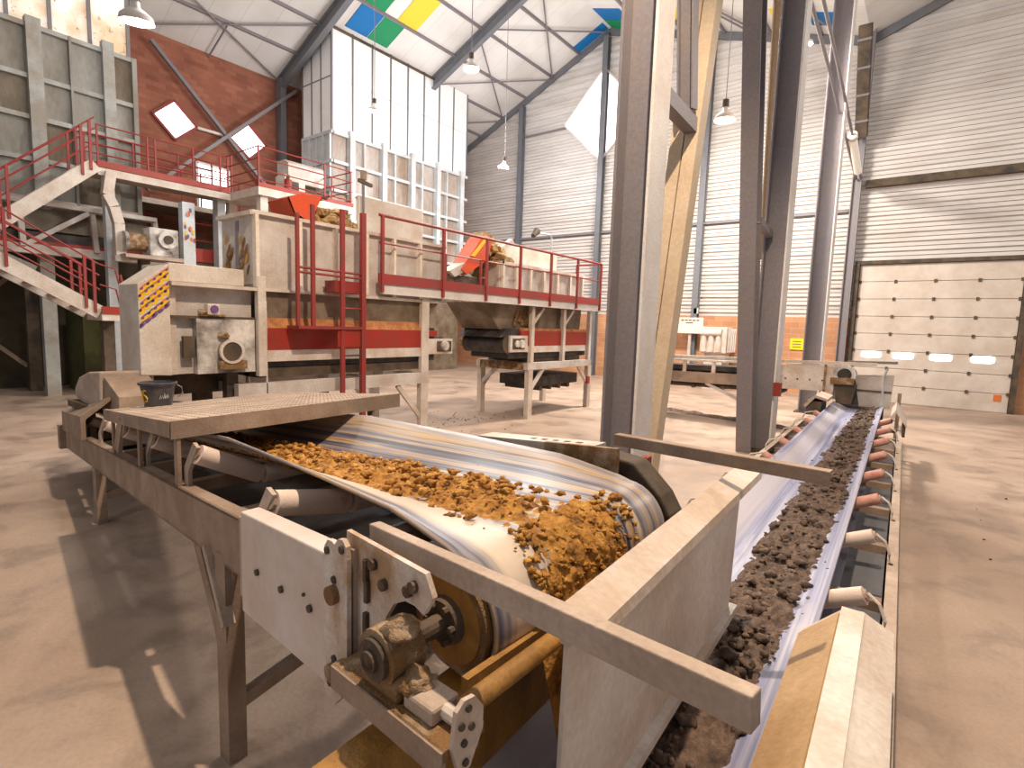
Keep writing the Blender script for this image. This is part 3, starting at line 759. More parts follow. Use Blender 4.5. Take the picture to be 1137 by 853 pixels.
# gear unit under the bunker
t = thing('gear_unit', 'white gear unit on a ledge above the hopper feeder end', 'gear unit', (-14.7, 5.1, 3.25))
MB().box(-15.0, -14.5, 5.0, 5.62, 3.32, 3.98).build('gear_case', M['white_worn'], t, bevel=.03)
MB().cyl((-14.5, 5.36, 3.72), (-14.42, 5.36, 3.72), .2, 20).build('gear_cover', M['white_worn'], t)
MB().cyl((-14.42, 5.36, 3.72), (-14.38, 5.36, 3.72), .1, 16).build('shaft_end', M['dark'], t)
MB().cyl((-14.75, 4.62, 3.62), (-14.75, 5.0, 3.62), .2, 16).build('motor_body', M['clayed'], t)
MB().cyl((-14.75, 4.55, 3.62), (-14.75, 4.62, 3.62), .22, 16).build('fan_cover', M['white_worn'], t)
MB().box(-15.2, -14.45, 4.5, 5.7, 3.24, 3.32).build('base_ledge', M['dusty_light'], t)
MB().box(-15.0, -14.8, 4.9, 5.1, 0, 3.24).build('ledge_post', M['dark'], t)
# rear lower platform with red rails
t = thing('rear_walkway', 'lower rear walkway with red rails between painted post and hopper', 'walkway', (-16.4, 7.0, 3.2))
MB().box(-17.3, -15.7, 6.2, 9.8, 3.3, 3.4).build('deck', M['dark'], t)
MB().box(-15.7, -15.66, 6.2, 9.8, 3.4, 3.75).build('toe_board', M['red'], t)
rail_run(t, [(-15.68, 6.2, 3.4), (-15.68, 9.8, 3.4)], [1.0, .55], [(-15.68, y, 3.4) for y in (6.3, 7.4, 8.6, 9.7)])
MB().box(-16.6, -16.4, 7.8, 8.0, 0, 3.3).build('walkway_post', M['dark'], t)
t = thing('rear_walkway', 'upper rear walkway with red rails in front of the red brick wall', 'walkway', (-17.9, 7.6, 5.4))
MB().box(-18.9, -17.2, 5.6, 10.6, 5.0, 5.1).build('deck', M['dusty_steel'], t)
rail_run(t, [(-17.2, 5.7, 5.1), (-17.2, 10.4, 5.1)], [.95, .65, .35], [(-17.2, y, 5.1) for y in (5.8, 6.8, 7.3, 8.4, 9.5, 10.3)])
MB().box(-17.22, -17.18, 5.6, 10.6, 4.98, 5.12).build('channel_beam', M['cream'], t)
MB().box(-18.0, -17.8, 8.8, 9.0, 0, 5.0).build('walkway_post', M['dark'], t)
# platform in front
t = thing('platform', 'square platform with red railings above the hopper feeder', 'platform', (-14.6, 8.2, 0))
MB().box(-15.6, -13.6, 7.15, 9.9, 5.02, 5.2).build('deck', M['cream_dirty'], t)
MB().box(-15.6, -13.58, 7.1, 7.15, 5.02, 5.22).build('channel_beam', M['cream'], t)
MB().box(-13.6, -13.55, 7.1, 9.9, 5.02, 5.22).build('channel_beam', M['cream'], t)
MB().box(-13.58, -13.54, 7.1, 9.9, 5.22, 5.32).build('toe_board', M['red'], t)
rail_run(t, [(-15.4, 7.14, 5.2), (-13.6, 7.14, 5.2), (-13.6, 9.9, 5.2)], [1.0, .72, .45, .2], [(-15.0, 7.14, 5.2), (-13.6, 7.14, 5.2), (-13.6, 9.0, 5.2), (-13.6, 9.85, 5.2)])
rail_run(t, [(-13.6, 9.88, 5.2), (-15.5, 9.88, 5.2)], [1.0, .72, .45, .2], [(-14.6, 9.88, 5.2)])
for x, y in ((-13.75, 7.3), (-15.4, 7.3), (-13.75, 9.7), (-15.4, 9.7)): MB().box(x - .1, x + .1, y - .1, y + .1, 0, 5.02).build('platform_leg', M['cream'], t)
t = thing('fire_extinguisher', 'red extinguisher standing on the square platform', 'extinguisher', (-14.0, 8.15, 5.2))
MB().cyl((-14, 8.15, 5.2), (-14, 8.15, 5.66), .1, 14).build('cylinder_body', M['red'], t, smooth='auto')
MB().cyl((-14, 8.15, 5.66), (-14, 8.15, 5.78), .05, 10).build('valve', M['dark'], t)
t = thing('control_cabinet', 'small cream cabinet with dark panel on the square platform', 'cabinet', (-14.6, 8.6, 5.2))
MB().box(-14.9, -14.4, 8.3, 8.9, 5.2, 5.9).build('cabinet_body', M['cream'], t)
MB().box(-14.4, -14.385, 8.4, 8.7, 5.35, 5.75).build('cabinet_panel', M['dark'], t)
t = thing('roof_hood', 'cream motor hood on the square platform by the white bunker', 'hood', (-15.3, 9.2, 5.2))
MB().prism([(-15.6, 8.75, 5.9), (-15.0, 8.75, 5.9), (-15.0, 8.75, 6.4), (-15.2, 8.75, 6.52), (-15.6, 8.75, 6.52)], (0, 1.2, 0)).build('hood_cover', M['cream_dirty'], t)
MB().box(-15.45, -15.15, 9.0, 9.7, 5.2, 5.9).build('hood_stand', M['dark'], t)

def stair(label, x, p0, p1, width, rail_h=.95):
    t = thing('stair', label, 'stair', (x - width / 2, (p0[0] + p1[0]) / 2, min(p0[1], p1[1])), 'red railed stairs')
    for xx in (x, x - width):
        MB().bar((xx, p0[0], p0[1]), (xx, p1[0], p1[1]), .05, .26).build('stringer', M['cream'] if xx == x else M['cream_dirty'], t)
    n = max(3, int(abs(p1[1] - p0[1]) / .19))
    for k in range(n):
        f = (k + .5) / n; y, z = p0[0] + (p1[0] - p0[0]) * f, p0[1] + (p1[1] - p0[1]) * f
        MB().box(x - width + .03, x - .03, y - .12, y + .12, z - .015, z + .015).build('tread', M['dusty_steel'], t)
    for xx in (x + .03, x - width):
        for h in (rail_h, rail_h - .22, .45):
            MB().tube([(xx, p0[0], p0[1] + h), (xx, p1[0], p1[1] + h)], .017, 6).build('hand_rail' if h == rail_h else 'mid_rail', M['red_rail'], t)
        for f in (.04, .48, .52, .92, .97):
            y, z = p0[0] + (p1[0] - p0[0]) * f, p0[1] + (p1[1] - p0[1]) * f
            MB().box(xx - .024, xx + .024, y - .024, y + .024, z - .05, z + rail_h).build('rail_post', M['red_rail'], t)
    return t
stair('upper stair flight rising to the walkway at the left edge', -14.3, (1.0, 2.35), (3.98, 5.08), .9)
stair('lower stair flight descending to the right beside the feeder end', -13.2, (.8, 3.68), (3.63, 1.98), .85)
t = thing('stair_landing', 'small landing with red toe board at the foot of the lower stair', 'landing', (-13.5, 3.85, 0))
MB().box(-14.05, -13.1, 3.63, 4.05, 1.82, 1.95).build('deck', M['cream'], t)
MB().box(-13.12, -13.08, 3.63, 4.03, 1.95, 2.1).build('toe_board', M['red'], t)
rail_run(t, [(-13.15, 3.63, 2.93), (-13.15, 3.9, 2.85), (-13.15, 4.02, 2.2)], [0, -.4], [(-13.15, 4.01, 2.0)])
MB().tube([(-13.15, 3.98, 2.75), (-13.15, 4.06, 2.2), (-13.15, 4.2, 1.6)], .025, 6).build('newel_post', M['red_rail'], t)
MB().box(-13.7, -13.5, 3.75, 3.95, 0, 1.82).build('landing_post', M['dark'], t)

# ------------------------------------------------------------------ hopper feeder, nearer
FX = -6.7
t = thing('box_feeder', 'near cream box feeder with red side skirt and painted chute at its left end', 'feeder', (FX - .5, 4.6, 0), 'box feeders')
P = MB().prism([(FX, 2.18, 1.33), (FX, 2.485, 1.31), (FX, 2.485, 2.545), (FX, 2.18, 2.305)], (-.58, 0, 0)).build('chute_housing', M['cream'], t, bevel=.008)
rd = random.Random(5)
for row in range(7):
    for col in range(5):
        cy_ = 2.205 + col * .062 + (row % 2) * .02; cz_ = 1.86 + row * .078 + col * .055
        if cy_ > 2.475 or cz_ > 2.27 + (cy_ - 2.18) * .78: continue
        for m_, L_, W_, oy, oz, off in (('decal_yellow', .043, .03, 0, 0, .001), (rd.choice(['decal_orange', 'decal_orange', 'decal_purple']), .036, .008, .012, .04, .004), ('decal_black' if (row + col) % 2 == 0 else 'decal_purple', .02, .013, -.012, .008, .006)):
            if row == 0 and m_ == 'decal_yellow': m_ = 'decal_purple'; W_ = .014
            ca, sa = math.cos(.75), math.sin(.75); P = []
            for k in range(10):
                a = 2 * math.pi * k / 10; u, v = L_ * math.cos(a), W_ * math.sin(a)
                P.append((FX + off, min(2.482, max(2.183, cy_ + oy + u * ca - v * sa)), cz_ + oz + u * sa + v * ca))
            MB().prism(P, (.003, 0, 0)).build('painted_mark', M[m_], t)
MB().box(FX - .8, FX - .02, 2.49, 3.32, 2.36, 2.56).build('top_cover', M['cream'], t, bevel=.008)
MB().box(FX - .8, FX + .05, 2.49, 3.45, 2.315, 2.355).build('cover_lip', M['white_paint'], t)
MB().box(FX - .8, FX - .14, 2.49, 3.46, 1.31, 2.32).build('side_wall', M['cream_dirty'], t)
MB().box(FX - .14, FX - .1, 2.49, 2.58, 1.31, 2.32).build('wall_rib', M['cream'], t)
MB().box(FX - .14, FX - .02, 2.5, 3.45, 1.955, 1.985).build('ledge', M['dark'], t)
MB().box(FX - .12, FX - .02, 2.76, 3.44, 1.31, 1.955).build('drive_plate', M['white_worn'], t)
g = MB().cyl((FX - .02, 3.12, 1.57), (FX + .05, 3.12, 1.57), .135, 24).build('gear_motor', M['clayed'], t)
MB().ring((FX + .04, 3.12, 1.57), (FX + .075, 3.12, 1.57), .145, .115, 28).build('motor_ring', M['white_paint'], g)
MB().cyl((FX + .05, 3.12, 1.57), (FX + .06, 3.12, 1.57), .112, 20).build('motor_grille', M['dark'], g)
MB().box(FX - .02, FX + .06, 2.98, 3.3, 1.36, 1.46).build('motor_foot', M['clayed'], t)
MB().lump((FX, 3.05, 1.76), .06, 3).build('grease_lump', M['clayed'], t)
g = MB().box(FX - .06, FX + .05, 2.86, 3.0, 2.0, 2.13).build('bearing_box', M['white_paint'], t, bevel=.015)
MB().cyl((FX + .05, 2.93, 2.07), (FX + .07, 2.93, 2.07), .045, 8).build('bearing_cap', M['decal_purple'], g)
MB().box(FX - .05, FX + .02, 2.79, 3.08, 1.985, 2.01).build('bearing_base', M['clayed'], t)
MB().lump((FX, 2.82, 2.03), .05, 5).build('grease_lump', M['clayed'], t)
MB().box(FX - .08, FX - .03, 2.62, 2.74, 1.5, 1.75).build('belt_guard', M['dark'], t)
MB().box(FX - .04, FX + .05, 3.455, 3.56, 1.25, 2.5).build('corner_post', M['cream'], t, bevel=.006)
MB().box(FX + .0, FX + .03, 3.56, 3.575, .95, 2.2).build('thin_post', M['white_paint'], t)
# upper box
HX = FX - .05
MB().box(HX - .04, HX, 3.47, 6.75, 2.33, 3.27).build('hopper_side', M['cream_dirty'], t)
MB().box(HX - .8, HX, 3.45, 3.5, 2.4, 3.25).build('hopper_end', M['cream_dirty'], t)
MB().box(HX - .84, HX - .8, 3.47, 7.0, 2.33, 4.0 if False else 3.27).build('hopper_side', M['cream_dirty'], t)
MB().box(HX - .8, HX, 6.7, 6.75, 2.4, 3.27).build('hopper_end', M['cream_dirty'], t)
MB().box(HX - .82, HX - .78, 5.6, 7.0, 3.25, 4.0).build('back_board', M['cream'], t)
MB().box(HX - .06, HX + .06, 3.42, 6.8, 3.255, 3.3).build('rim_angle', M['cream'], t)
MB().box(HX - .86, HX + .052, 3.4, 3.475, 3.24, 3.29).build('rim_angle', M['cream'], t)
MB().box(HX - .02, HX + .07, 3.45, 6.8, 2.32, 2.36).build('lower_lip', M['cream'], t)
for y in (3.47, 4.05, 4.6, 5.12, 5.64, 6.18, 6.7):
    MB().box(HX, HX + .085, y - .022, y + .022, 2.37, 3.25).build('rib', M['rib_cream'], t)
MB().box(HX - .42, HX - .34, 3.44, 3.452, 2.42, 3.2).build('end_stripe', M['steel_grey'], t)
for k in range(26):
    x, z = HX - (.1 if k % 2 else .5) - random.random() * .2, 2.48 + random.random() * .5
    MB().prism([(x + .03 * math.cos(a) + .03 * math.sin(a), 3.449 - .0012 * k, z + .07 * math.sin(a)) for a in [i * math.pi / 4 for i in range(8)]], (0, -.001, 0)).build('flower_mark', M[['decal_rust', 'decal_tan', 'decal_rust'][k % 3]], t)
# lower trunk and belt
MB().prism([(HX + .0, 3.56, 2.33), (HX + .0, 6.66, 2.33), (HX - .03, 6.3, 1.9), (HX - .03, 3.56, 1.9)], (-.7, 0, 0)).build('trunk', M['trunk'], t)
MB().prism([(HX - .02, 3.57, 1.99), (HX + .05, 3.57, 1.86), (HX - .02, 3.57, 1.86)], (0, 2.65, 0)).build('clay_spill', M['clay_spill'], t)
MB().box(FX - .06, FX + .005, 3.58, 6.22, 1.575, 1.86).build('side_skirt', M['red'], t)
MB().box(FX - .06, FX + .004, 3.58, 6.24, 1.43, 1.575).build('white_band', M['white_paint'], t)
MB().box(FX - .7, FX - .07, 3.5, 6.6, 1.35, 1.9).build('feed_belt', M['black_rubber'], t)
MB().box(FX - .7, FX - .04, 3.5, 6.4, 1.22, 1.34).build('belt_pan', M['dark'], t)
MB().box(FX - .04, FX + .03, 6.22, 6.38, 1.16, 2.4).build('frame_post', M['cream'], t)
g = MB().box(FX - .08, FX - .0, 6.38, 6.98, 1.46, 1.72).build('bearing_plate', M['white_paint'], t)
MB().box(FX + .0, FX + .01, 6.6, 6.95, 1.5, 1.68).build('bearing_slot', M['dark'], g)
MB().cyl((FX + .0, 6.76, 1.6), (FX + .06, 6.76, 1.6), .085, 8).build('bearing_nut', M['white_worn'], g)
MB().box(FX - .06, FX - .0, 6.4, 6.6, 1.86, 1.76).build('side_skirt', M['red'], t)
MB().cyl((FX - .08, 6.76, 1.6), (FX - .72, 6.76, 1.6), .15, 20).build('head_drum', M['black_rubber'], t)
for x in (FX - .02, FX - 1.3):
    MB().box(x - .06, x + .05, 3.2, 6.4, .98, 1.16).build('frame_beam', M['cream_dirty'], t)
    MB().box(x - .05, x + .05, 6.22, 6.38, 0, .98).build('frame_leg', M['cream'], t)
    MB().box(x - .05, x + .05, 3.3, 3.45, 0, .98).build('frame_leg', M['dark'], t)
    MB().bar((x, 6.25, .4), (x, 5.75, .97), .05, .07).build('leg_brace', M['cream'], t)
for y in (6.3, 5.2, 3.35): MB().box(FX - 1.3, FX, y - .06, y + .06, 1.02, 1.14).build('cross_beam', M['cream_dirty'], t)
MB().box(FX - .9, FX - .8, 4.9, 5.02, 0, .98).build('frame_leg', M['dark'], t)
for y in (3.5, 4.6, 5.6): MB().box(FX - .4, FX - .3, y, y + .08, 1.1, 1.3).build('pan_stand', M['cream'], t)
MB().box(FX - 1.25, FX - .7, 2.5, 3.46, 1.0, 1.3).build('under_frame', M['dark'], t)
for x in (FX - .2, FX - 1.1): MB().box(x - .06, x + .06, 3.14, 3.28, 0, 1.31).build('frame_leg', M['dark'], t)

# feeder, farther
GX = -6.78
t = thing('box_feeder', 'far cream box feeder on tall cream legs with black drum', 'feeder', (GX - .6, 10.2, 0), 'box feeders')
MB().box(GX - .16, GX - .12, 8.56, 11.72, 2.4, 3.22).build('hopper_side', M['cream_dirty'], t)
MB().box(GX - 1.2, GX - .12, 8.52, 8.57, 2.4, 3.22).build('hopper_end', M['cream'], t)
MB().box(GX - 1.2, GX - .12, 11.68, 11.73, 2.4, 3.22).build('hopper_end', M['cream'], t)
MB().box(GX - 1.2, GX - 1.16, 8.56, 11.72, 2.4, 3.22).build('hopper_side', M['cream'], t)
MB().box(GX - 1.2, GX - 1.14, 9.5, 12.1, 3.2, 3.85).build('back_board', M['cream'], t)
MB().box(GX - .18, GX - .06, 8.5, 11.76, 3.2, 3.25).build('rim_angle', M['cream'], t)
MB().box(GX - 1.2, GX - .06, 8.48, 8.56, 3.2, 3.25).build('rim_angle', M['cream'], t)
for y in (8.56, 9.0, 9.5, 10.0, 10.55, 11.1, 11.66): MB().box(GX - .12, GX - .06, y - .03, y + .03, 2.45, 3.2).build('rib', M['rib_cream'], t)
for x in (GX - .15, GX - .75, GX - 1.15): MB().box(x - .03, x + .03, 8.47, 8.52, 2.45, 3.2).build('rib', M['cream'], t)
MB().prism([(GX - .1, 8.0, 2.42), (GX - .1, 11.7, 2.42), (GX - .14, 11.7, 1.9), (GX - .14, 8.55, 1.9)], (-1.0, 0, 0)).build('trunk', M['trunk'], t)
for k in range(16):
    r_ = k % 4; y = 8.9 + .12 * (k % 5) + .05 * r_; z = 2.03 + .075 * r_
    y = 9.25 + (k % 5 - 2) * .13 + .03 * r_; 
    MB().prism([(GX - .098, y + .055 * math.cos(a) + .02, z + .05 * math.sin(a)) for a in [i * math.pi / 4 for i in range(8)]], (.004, 0, 0)).build('flower_mark', M['decal_rust'], t)
MB().prism([(GX - .04, 8.45, 1.74), (GX - .04, 8.65, 1.92), (GX - .04, 9.3, 1.92), (GX - .04, 9.55, 1.78)], (-1.15, 0, 0)).build('belt_lip', M['black_rubber'], t)
MB().cyl((GX - .05, 8.75, 1.6), (GX - 1.15, 8.75, 1.6), .19, 24).build('head_drum', M['black_rubber'], t, smooth='auto')
for x in (GX - 1.15, GX - .05): MB().cyl((x, 8.75, 1.6), (x + .03, 8.75, 1.6), .2, 20).build('drum_end', M['dark'], t)
MB().cyl((GX - 1.15, 8.75, 1.6), (GX - 1.35, 8.75, 1.6), .09, 12).build('drum_bearing', M['clayed'], t)
g = MB().box(GX - .03, GX + .03, 8.72, 9.32, 1.44, 1.78).build('bearing_plate', M['white_paint'], t)
MB().box(GX + .03, GX + .04, 8.8, 9.2, 1.5, 1.72).build('bearing_slot', M['dark'], g)
MB().cyl((GX + .03, 8.93, 1.61), (GX + .08, 8.93, 1.61), .07, 8).build('bearing_nut', M['white_worn'], g)
MB().cyl((GX + .03, 9.08, 1.61), (GX + .09, 9.08, 1.61), .085, 8).build('bearing_nut', M['white_worn'], g)
MB().box(GX - .06, GX + .01, 9.1, 11.8, 1.56, 1.88).build('side_skirt', M['red'], t)
MB().box(GX - .055, GX + .004, 9.1, 11.8, 1.88, 1.94).build('clay_spill', M['clay_spill'], t)
MB().box(GX - .06, GX + .008, 9.35, 11.8, 1.42, 1.56).build('white_band', M['white_paint'], t)
MB().box(GX - 1.1, GX - .07, 8.8, 11.9, 1.3, 1.9).build('feed_belt', M['black_rubber'], t)
for y in (9.45, 10.7, 11.9): MB().box(GX - .02, GX + .07, y - .05, y + .05, 1.2, 2.39).build('frame_post', M['cream'], t)
for y in (9.45, 10.7): MB().bar((GX + .03, y + .06, 2.05), (GX + .03, y + .42, 2.38), .04, .06).build('post_brace', M['cream'], t)
for x in (GX + .02, GX - 1.32):
    MB().box(x - .06, x + .05, 9.3, 12.0, 1.05, 1.2).build('frame_beam', M['cream_dirty'], t)
    for y in (9.42, 11.95):
        MB().box(x - .06, x + .05, y - .075, y + .075, 0, 1.06).build('frame_leg', M['cream'], t)
    MB().bar((x, 9.48, .62), (x, 9.95, 1.06), .05, .08).build('leg_brace', M['cream'], t)
    MB().bar((x, 11.9, .62), (x, 11.45, 1.06), .05, .08).build('leg_brace', M['cream'], t)
for y in (9.38, 11.9): MB().box(GX - 1.35, GX + .02, y - .05, y + .05, 1.03, 1.19).build('cross_beam', M['clayed'], t)
MB().bar((GX - 1.28, 9.4, .7), (GX - .85, 9.4, 1.04), .05, .08).build('leg_brace', M['cream_dirty'], t)
MB().box(GX + .04, GX + .09, 11.82, 11.94, .6, .78).build('red_tag', M['red'], t)
MB().box(GX - 1.2, GX - .1, 9.5, 11.7, 1.2, 1.29).build('belt_pan', M['dark'], t)
MB().box(GX - 1.25, GX - .2, 10.0, 11.8, .62, .86).build('return_belt', M['black_rubber'], t)
for y in (10.2, 10.6, 11.0, 11.4): MB().cyl((GX - .2, y, .58), (GX - 1.2, y, .58), .06, 10).build('return_roller', M['dark'], t)

# walkway of the feeders
t = thing('walkway', 'long walkway with red toe board and handrail along both feeders', 'walkway', (-6.55, 8.7, 2.4))
KX = -6.6
MB().box(KX - .06, KX, 5.35, 12.1, 2.4, 2.55).build('channel_beam', M['steel_pale'], t)
MB().box(KX - .3, KX - .06, 6.85, 12.1, 2.5, 2.54).build('deck', M['dusty_steel'], t)
MB().box(KX - .0, KX + .03, 5.26, 12.06, 2.55, 2.7).build('toe_board', M['red_rail'], t)
MB().tube([(KX, 5.28, 3.55), (KX, 12.08, 3.55)], .025, 8).build('hand_rail', M['red_rail'], t)
MB().tube([(KX, 5.28, 3.15), (KX, 12.08, 3.13)], .014, 6).build('mid_rail', M['red_rail'], t)
for y in (5.32, 6.6, 7.72, 8.75, 9.85, 10.95, 12.06): MB().box(KX, KX + .045, y - .022, y + .022, 2.42, 3.55).build('rail_post', M['red_rail'], t)
MB().tube([(KX, 12.08, 3.55), (KX - .7, 12.08, 3.55)], .02, 6).build('end_rail', M['red_rail'], t)
MB().tube([(KX - .7, 12.08, 2.5), (KX - .7, 12.08, 3.55)], .02, 6).build('rail_post', M['red_rail'], t)
for y in (7.9, 6.95): MB().box(KX - .3, KX - .26, y - .02, y + .02, 2.45, 3.2).build('rail_post', M['red_rail'], t)
# ladder
LX = -6.4
t = thing('ladder', 'red access ladder and cage frame standing before the near feeder', 'ladder', (LX, 4.4, 0))
MB().box(LX - .02, LX + .02, 4.47, 4.53, 0, 3.46).build('ladder_rail', M['red_rail'], t)
MB().box(LX - .03, LX + .03, 4.8, 4.87, 0, 3.47).build('ladder_rail', M['red_rail'], t)
MB().box(LX - .02, LX + .02, 3.82, 3.86, 1.9, 3.3).build('cage_post', M['red_rail'], t)
MB().box(LX - .02, LX + .02, 4.03, 4.08, 1.9, 3.44).build('cage_post', M['red_rail'], t)
for z in (2.58, 2.64): MB().tube([(LX, 3.86, z), (LX, 4.84, z - .01)], .018, 6).build('cage_bar', M['red_rail'], t)
MB().box(LX - .25, LX + .034, 3.835, 4.795, 1.862, 1.9).build('ladder_step', M['red_rail'], t)
MB().box(LX - .014, LX + .008, 4.42, 4.795, 1.62, 1.858).build('step_plate', M['red'], t)
MB().box(LX - .26, LX - .022, 4.40, 4.86, 2.36, 2.52).build('step_plate', M['red_rail'], t)
for z in (.3, .6, .9, 1.2, 1.5, 2.15): MB().tube([(LX, 4.5, z), (LX, 4.84, z)], .014, 6).build('rung', M['red_rail'] if z > 2 else M['dark'], t)

# loader buckets and clay heaps above the feeders
def heap(name, ctr, rx, ry, h, n, mat, label, seed, rmin=.05, rmax=.13):
    rnd = random.Random(seed); mb = MB()
    mb.lump(ctr, max(rx, ry) * .55, seed, h / max(rx, ry), .3, 3)
    for k in range(n):
        a, q = rnd.random() * 6.28, math.sqrt(rnd.random())
        x, y = ctr[0] + rx * q * math.cos(a), ctr[1] + ry * q * math.sin(a)
        mb.lump((x, y, ctr[2] + h * .8 * (1 - q * q) * rnd.uniform(.6, 1.1)), rnd.uniform(rmin, rmax), seed + k, .8, .45, 2)
    return tag(mb.build(name, M[mat], smooth=False), label, 'clay', None, 'stuff')
heap('clay_heap', (-7.2, 4.75, 3.32), .35, .5, .36, 40, 'clay_rock', 'brown and yellow clay clods heaped on the near feeder', 11)
heap('clay_heap', (-7.5, 8.75, 3.2), .5, .6, .55, 46, 'clay_rock', 'pale brown clay clods heaped on the far feeder behind the orange scoop', 23, .06, .18)
def scoop(label, ctr, s, flip):
    t = thing('loader_scoop', label, 'scoop', ctr, 'orange loader scoops')
    x, y, z = ctr; f = flip
    prof = [(0, .0), (-.30 * f, .12), (-.42 * f, .38), (-.1 * f, .5), (.26 * f, .55)]
    prof = [(y + a * s, z + b * s) for a, b in prof]
    for xx in (x, x - .5): MB().prism([(xx, a, b) for a, b in prof], (-.02, 0, 0)).build('side_plate', M['orange'], t)
    for i in range(4):
        a, b = prof[i], prof[i + 1]
        if i == 3: continue
        MB().prism([(x, a[0], a[1]), (x, b[0], b[1]), (x, b[0] + .01, b[1] + .02), (x, a[0] + .01, a[1] + .02)], (-.5, 0, 0)).build('scoop_shell', M['orange'], t)
    for k in range(4):
        xx = x - .05 - k * .13
        MB().bar((xx, prof[4][0], prof[4][1]), (xx, prof[4][0] + .1 * f, prof[4][1] - .02), .05, .03).build('scoop_tooth', M['bolt'], t)
    return t
scoop('orange loader scoop tipped over the near feeder, left of the clods', (-6.85, 4.3, 3.28), .75, 1)
t = thing('crusher_arm', 'bright orange slanted steel arm at the left end of the far feeder', 'arm', (-7.3, 8.1, 2.6))
MB().prism([(-7.1, 7.6, 3.0), (-7.1, 7.75, 2.92), (-7.1, 8.35, 3.25), (-7.1, 8.5, 3.7), (-7.1, 8.2, 3.72)], (-.35, 0, 0)).build('arm_plate', M['orange'], t, bevel=.01)
MB().prism([(-7.08, 7.85, 3.28), (-7.08, 7.95, 3.28), (-7.08, 8.32, 3.66), (-7.08, 8.22, 3.66)], (-.02, 0, 0)).build('arm_stripe', M['decal_yellow'], t)
MB().prism([(-7.12, 7.3, 2.95), (-7.12, 7.45, 2.85), (-7.12, 8.0, 3.1), (-7.12, 7.85, 3.2)], (-.3, 0, 0)).build('arm_link', M['cream_dirty'], t)
MB().box(-7.5, -7.2, 7.3, 8.45, 2.45, 2.9).build('arm_base', M['dark'], t)
o = MB().bar((-7.3, 8.9, 3.5), (-7.3, 9.35, 3.78), .12, .1).build('concrete_slab', M['cream_dirty'])
tag(o, 'pale broken slab lying on the far clay heap', 'slab')
o = MB().prism([(-7.3, 8.25, 3.62), (-7.3, 8.5, 3.85), (-7.3, 8.75, 3.8), (-7.3, 8.85, 3.62)], (-.3, 0, 0)).build('concrete_slab', M['clay_rock'])
tag(o, 'brown broken block at the top of the far clay heap', 'slab')
t = thing('sensor_post', 'thin post with a lamp head standing on the near feeder', 'post', (-7.4, 5.6, 3.28))
MB().tube([(-7.4, 5.6, 3.28), (-7.4, 5.6, 4.3)], .022, 8).build('post_tube', M['steel_grey'], t)
MB().box(-7.43, -7.37, 5.56, 5.64, 4.22, 4.36).build('sensor_head', M['dusty_steel'], t)
MB().bar((-7.4, 5.5, 4.2), (-7.4, 5.76, 4.16), .05, .05).build('sensor_arm', M['dark'], t)
t = thing('lamp_post', 'thin bent post with small work lamp on the far feeder', 'post', (-7.4, 11.05, 3.22))
MB().tube([(-7.4, 11.05, 3.22), (-7.4, 11.03, 4.1), (-7.4, 10.95, 4.15), (-7.4, 10.4, 4.12)], .022, 8).build('post_tube', M['galva'], t)
MB().cyl((-7.4, 10.42, 4.16), (-7.36, 10.22, 4.02), .09, 12, .05).build('lamp_head', M['dark'], t)

# things by the end wall
t = thing('notice_board', 'white notice board on a post before the end wall', 'sign', (-7.0, YG - .45, 0))
MB().box(-7.05, -6.95, YG - .5, YG - .42, 0, 2.1).build('board_post', M['cream_dirty'], t)
MB().box(-7.5, -6.52, YG - .56, YG - .52, 1.9, 2.47).build('board', M['paper'], t)
for k in range(5):
    MB().box(-7.32 + k * .14, -7.22 + k * .14, YG - .575, YG - .56, 2.36, 2.4).build('board_line', M['ink'], t)
MB().box(-7.15, -6.88, YG - .575, YG - .56, 2.27, 2.3).build('board_line', M['ink'], t)
tag(MB().box(-6.98, -6.82, YG - .32, YG - .27, 2.62, 2.82).build('post_plate', M['paper']), 'small white plate on the wall post above the notice board', 'plate')
t = thing('warning_sign', 'small yellow sign on the orange brick right of the middle column', 'sign', (-3.5, YG - .1, 1.48))
MB().box(-3.73, -3.27, YG - .09, YG - .055, 1.48, 1.85).build('sign_plate', M['yellow_sign'], t)
for k in range(3): MB().box(-3.66, -3.4, YG - .1, YG - .09, 1.56 + k * .09, 1.585 + k * .09).build('sign_line', M['ink'], t)
t = thing('white_unit', 'white barrel shaped unit before the orange brick beside the notice board', 'machine', (-5.8, YG - 1.0, 0))
MB().box(-6.35, -5.45, YG - 1.3, YG - .6, 1.25, 2.15).build('unit_body', M['cream'], t, bevel=.04)
for x in (-6.2, -5.95, -5.7): MB().cyl((x, YG - 1.32, 1.3), (x, YG - 1.32, 2.0), .1, 12).build('unit_tube', M['white_paint'], t)
MB().cyl((-6.3, YG - 1.35, 1.95), (-5.6, YG - 1.35, 1.95), .12, 14).build('unit_drum', M['white_paint'], t)
for k in range(5): MB().box(-5.42 + .02 * k, -5.40 + .03 * k, YG - 1.25 + .1 * k, YG - 1.2 + .1 * k, 1.3, 2.1).build('unit_fin', M['steel_pale'], t)
MB().box(-6.2, -5.5, YG - 1.2, YG - .7, 0, 1.25).build('unit_stand', M['cream_dirty'], t)
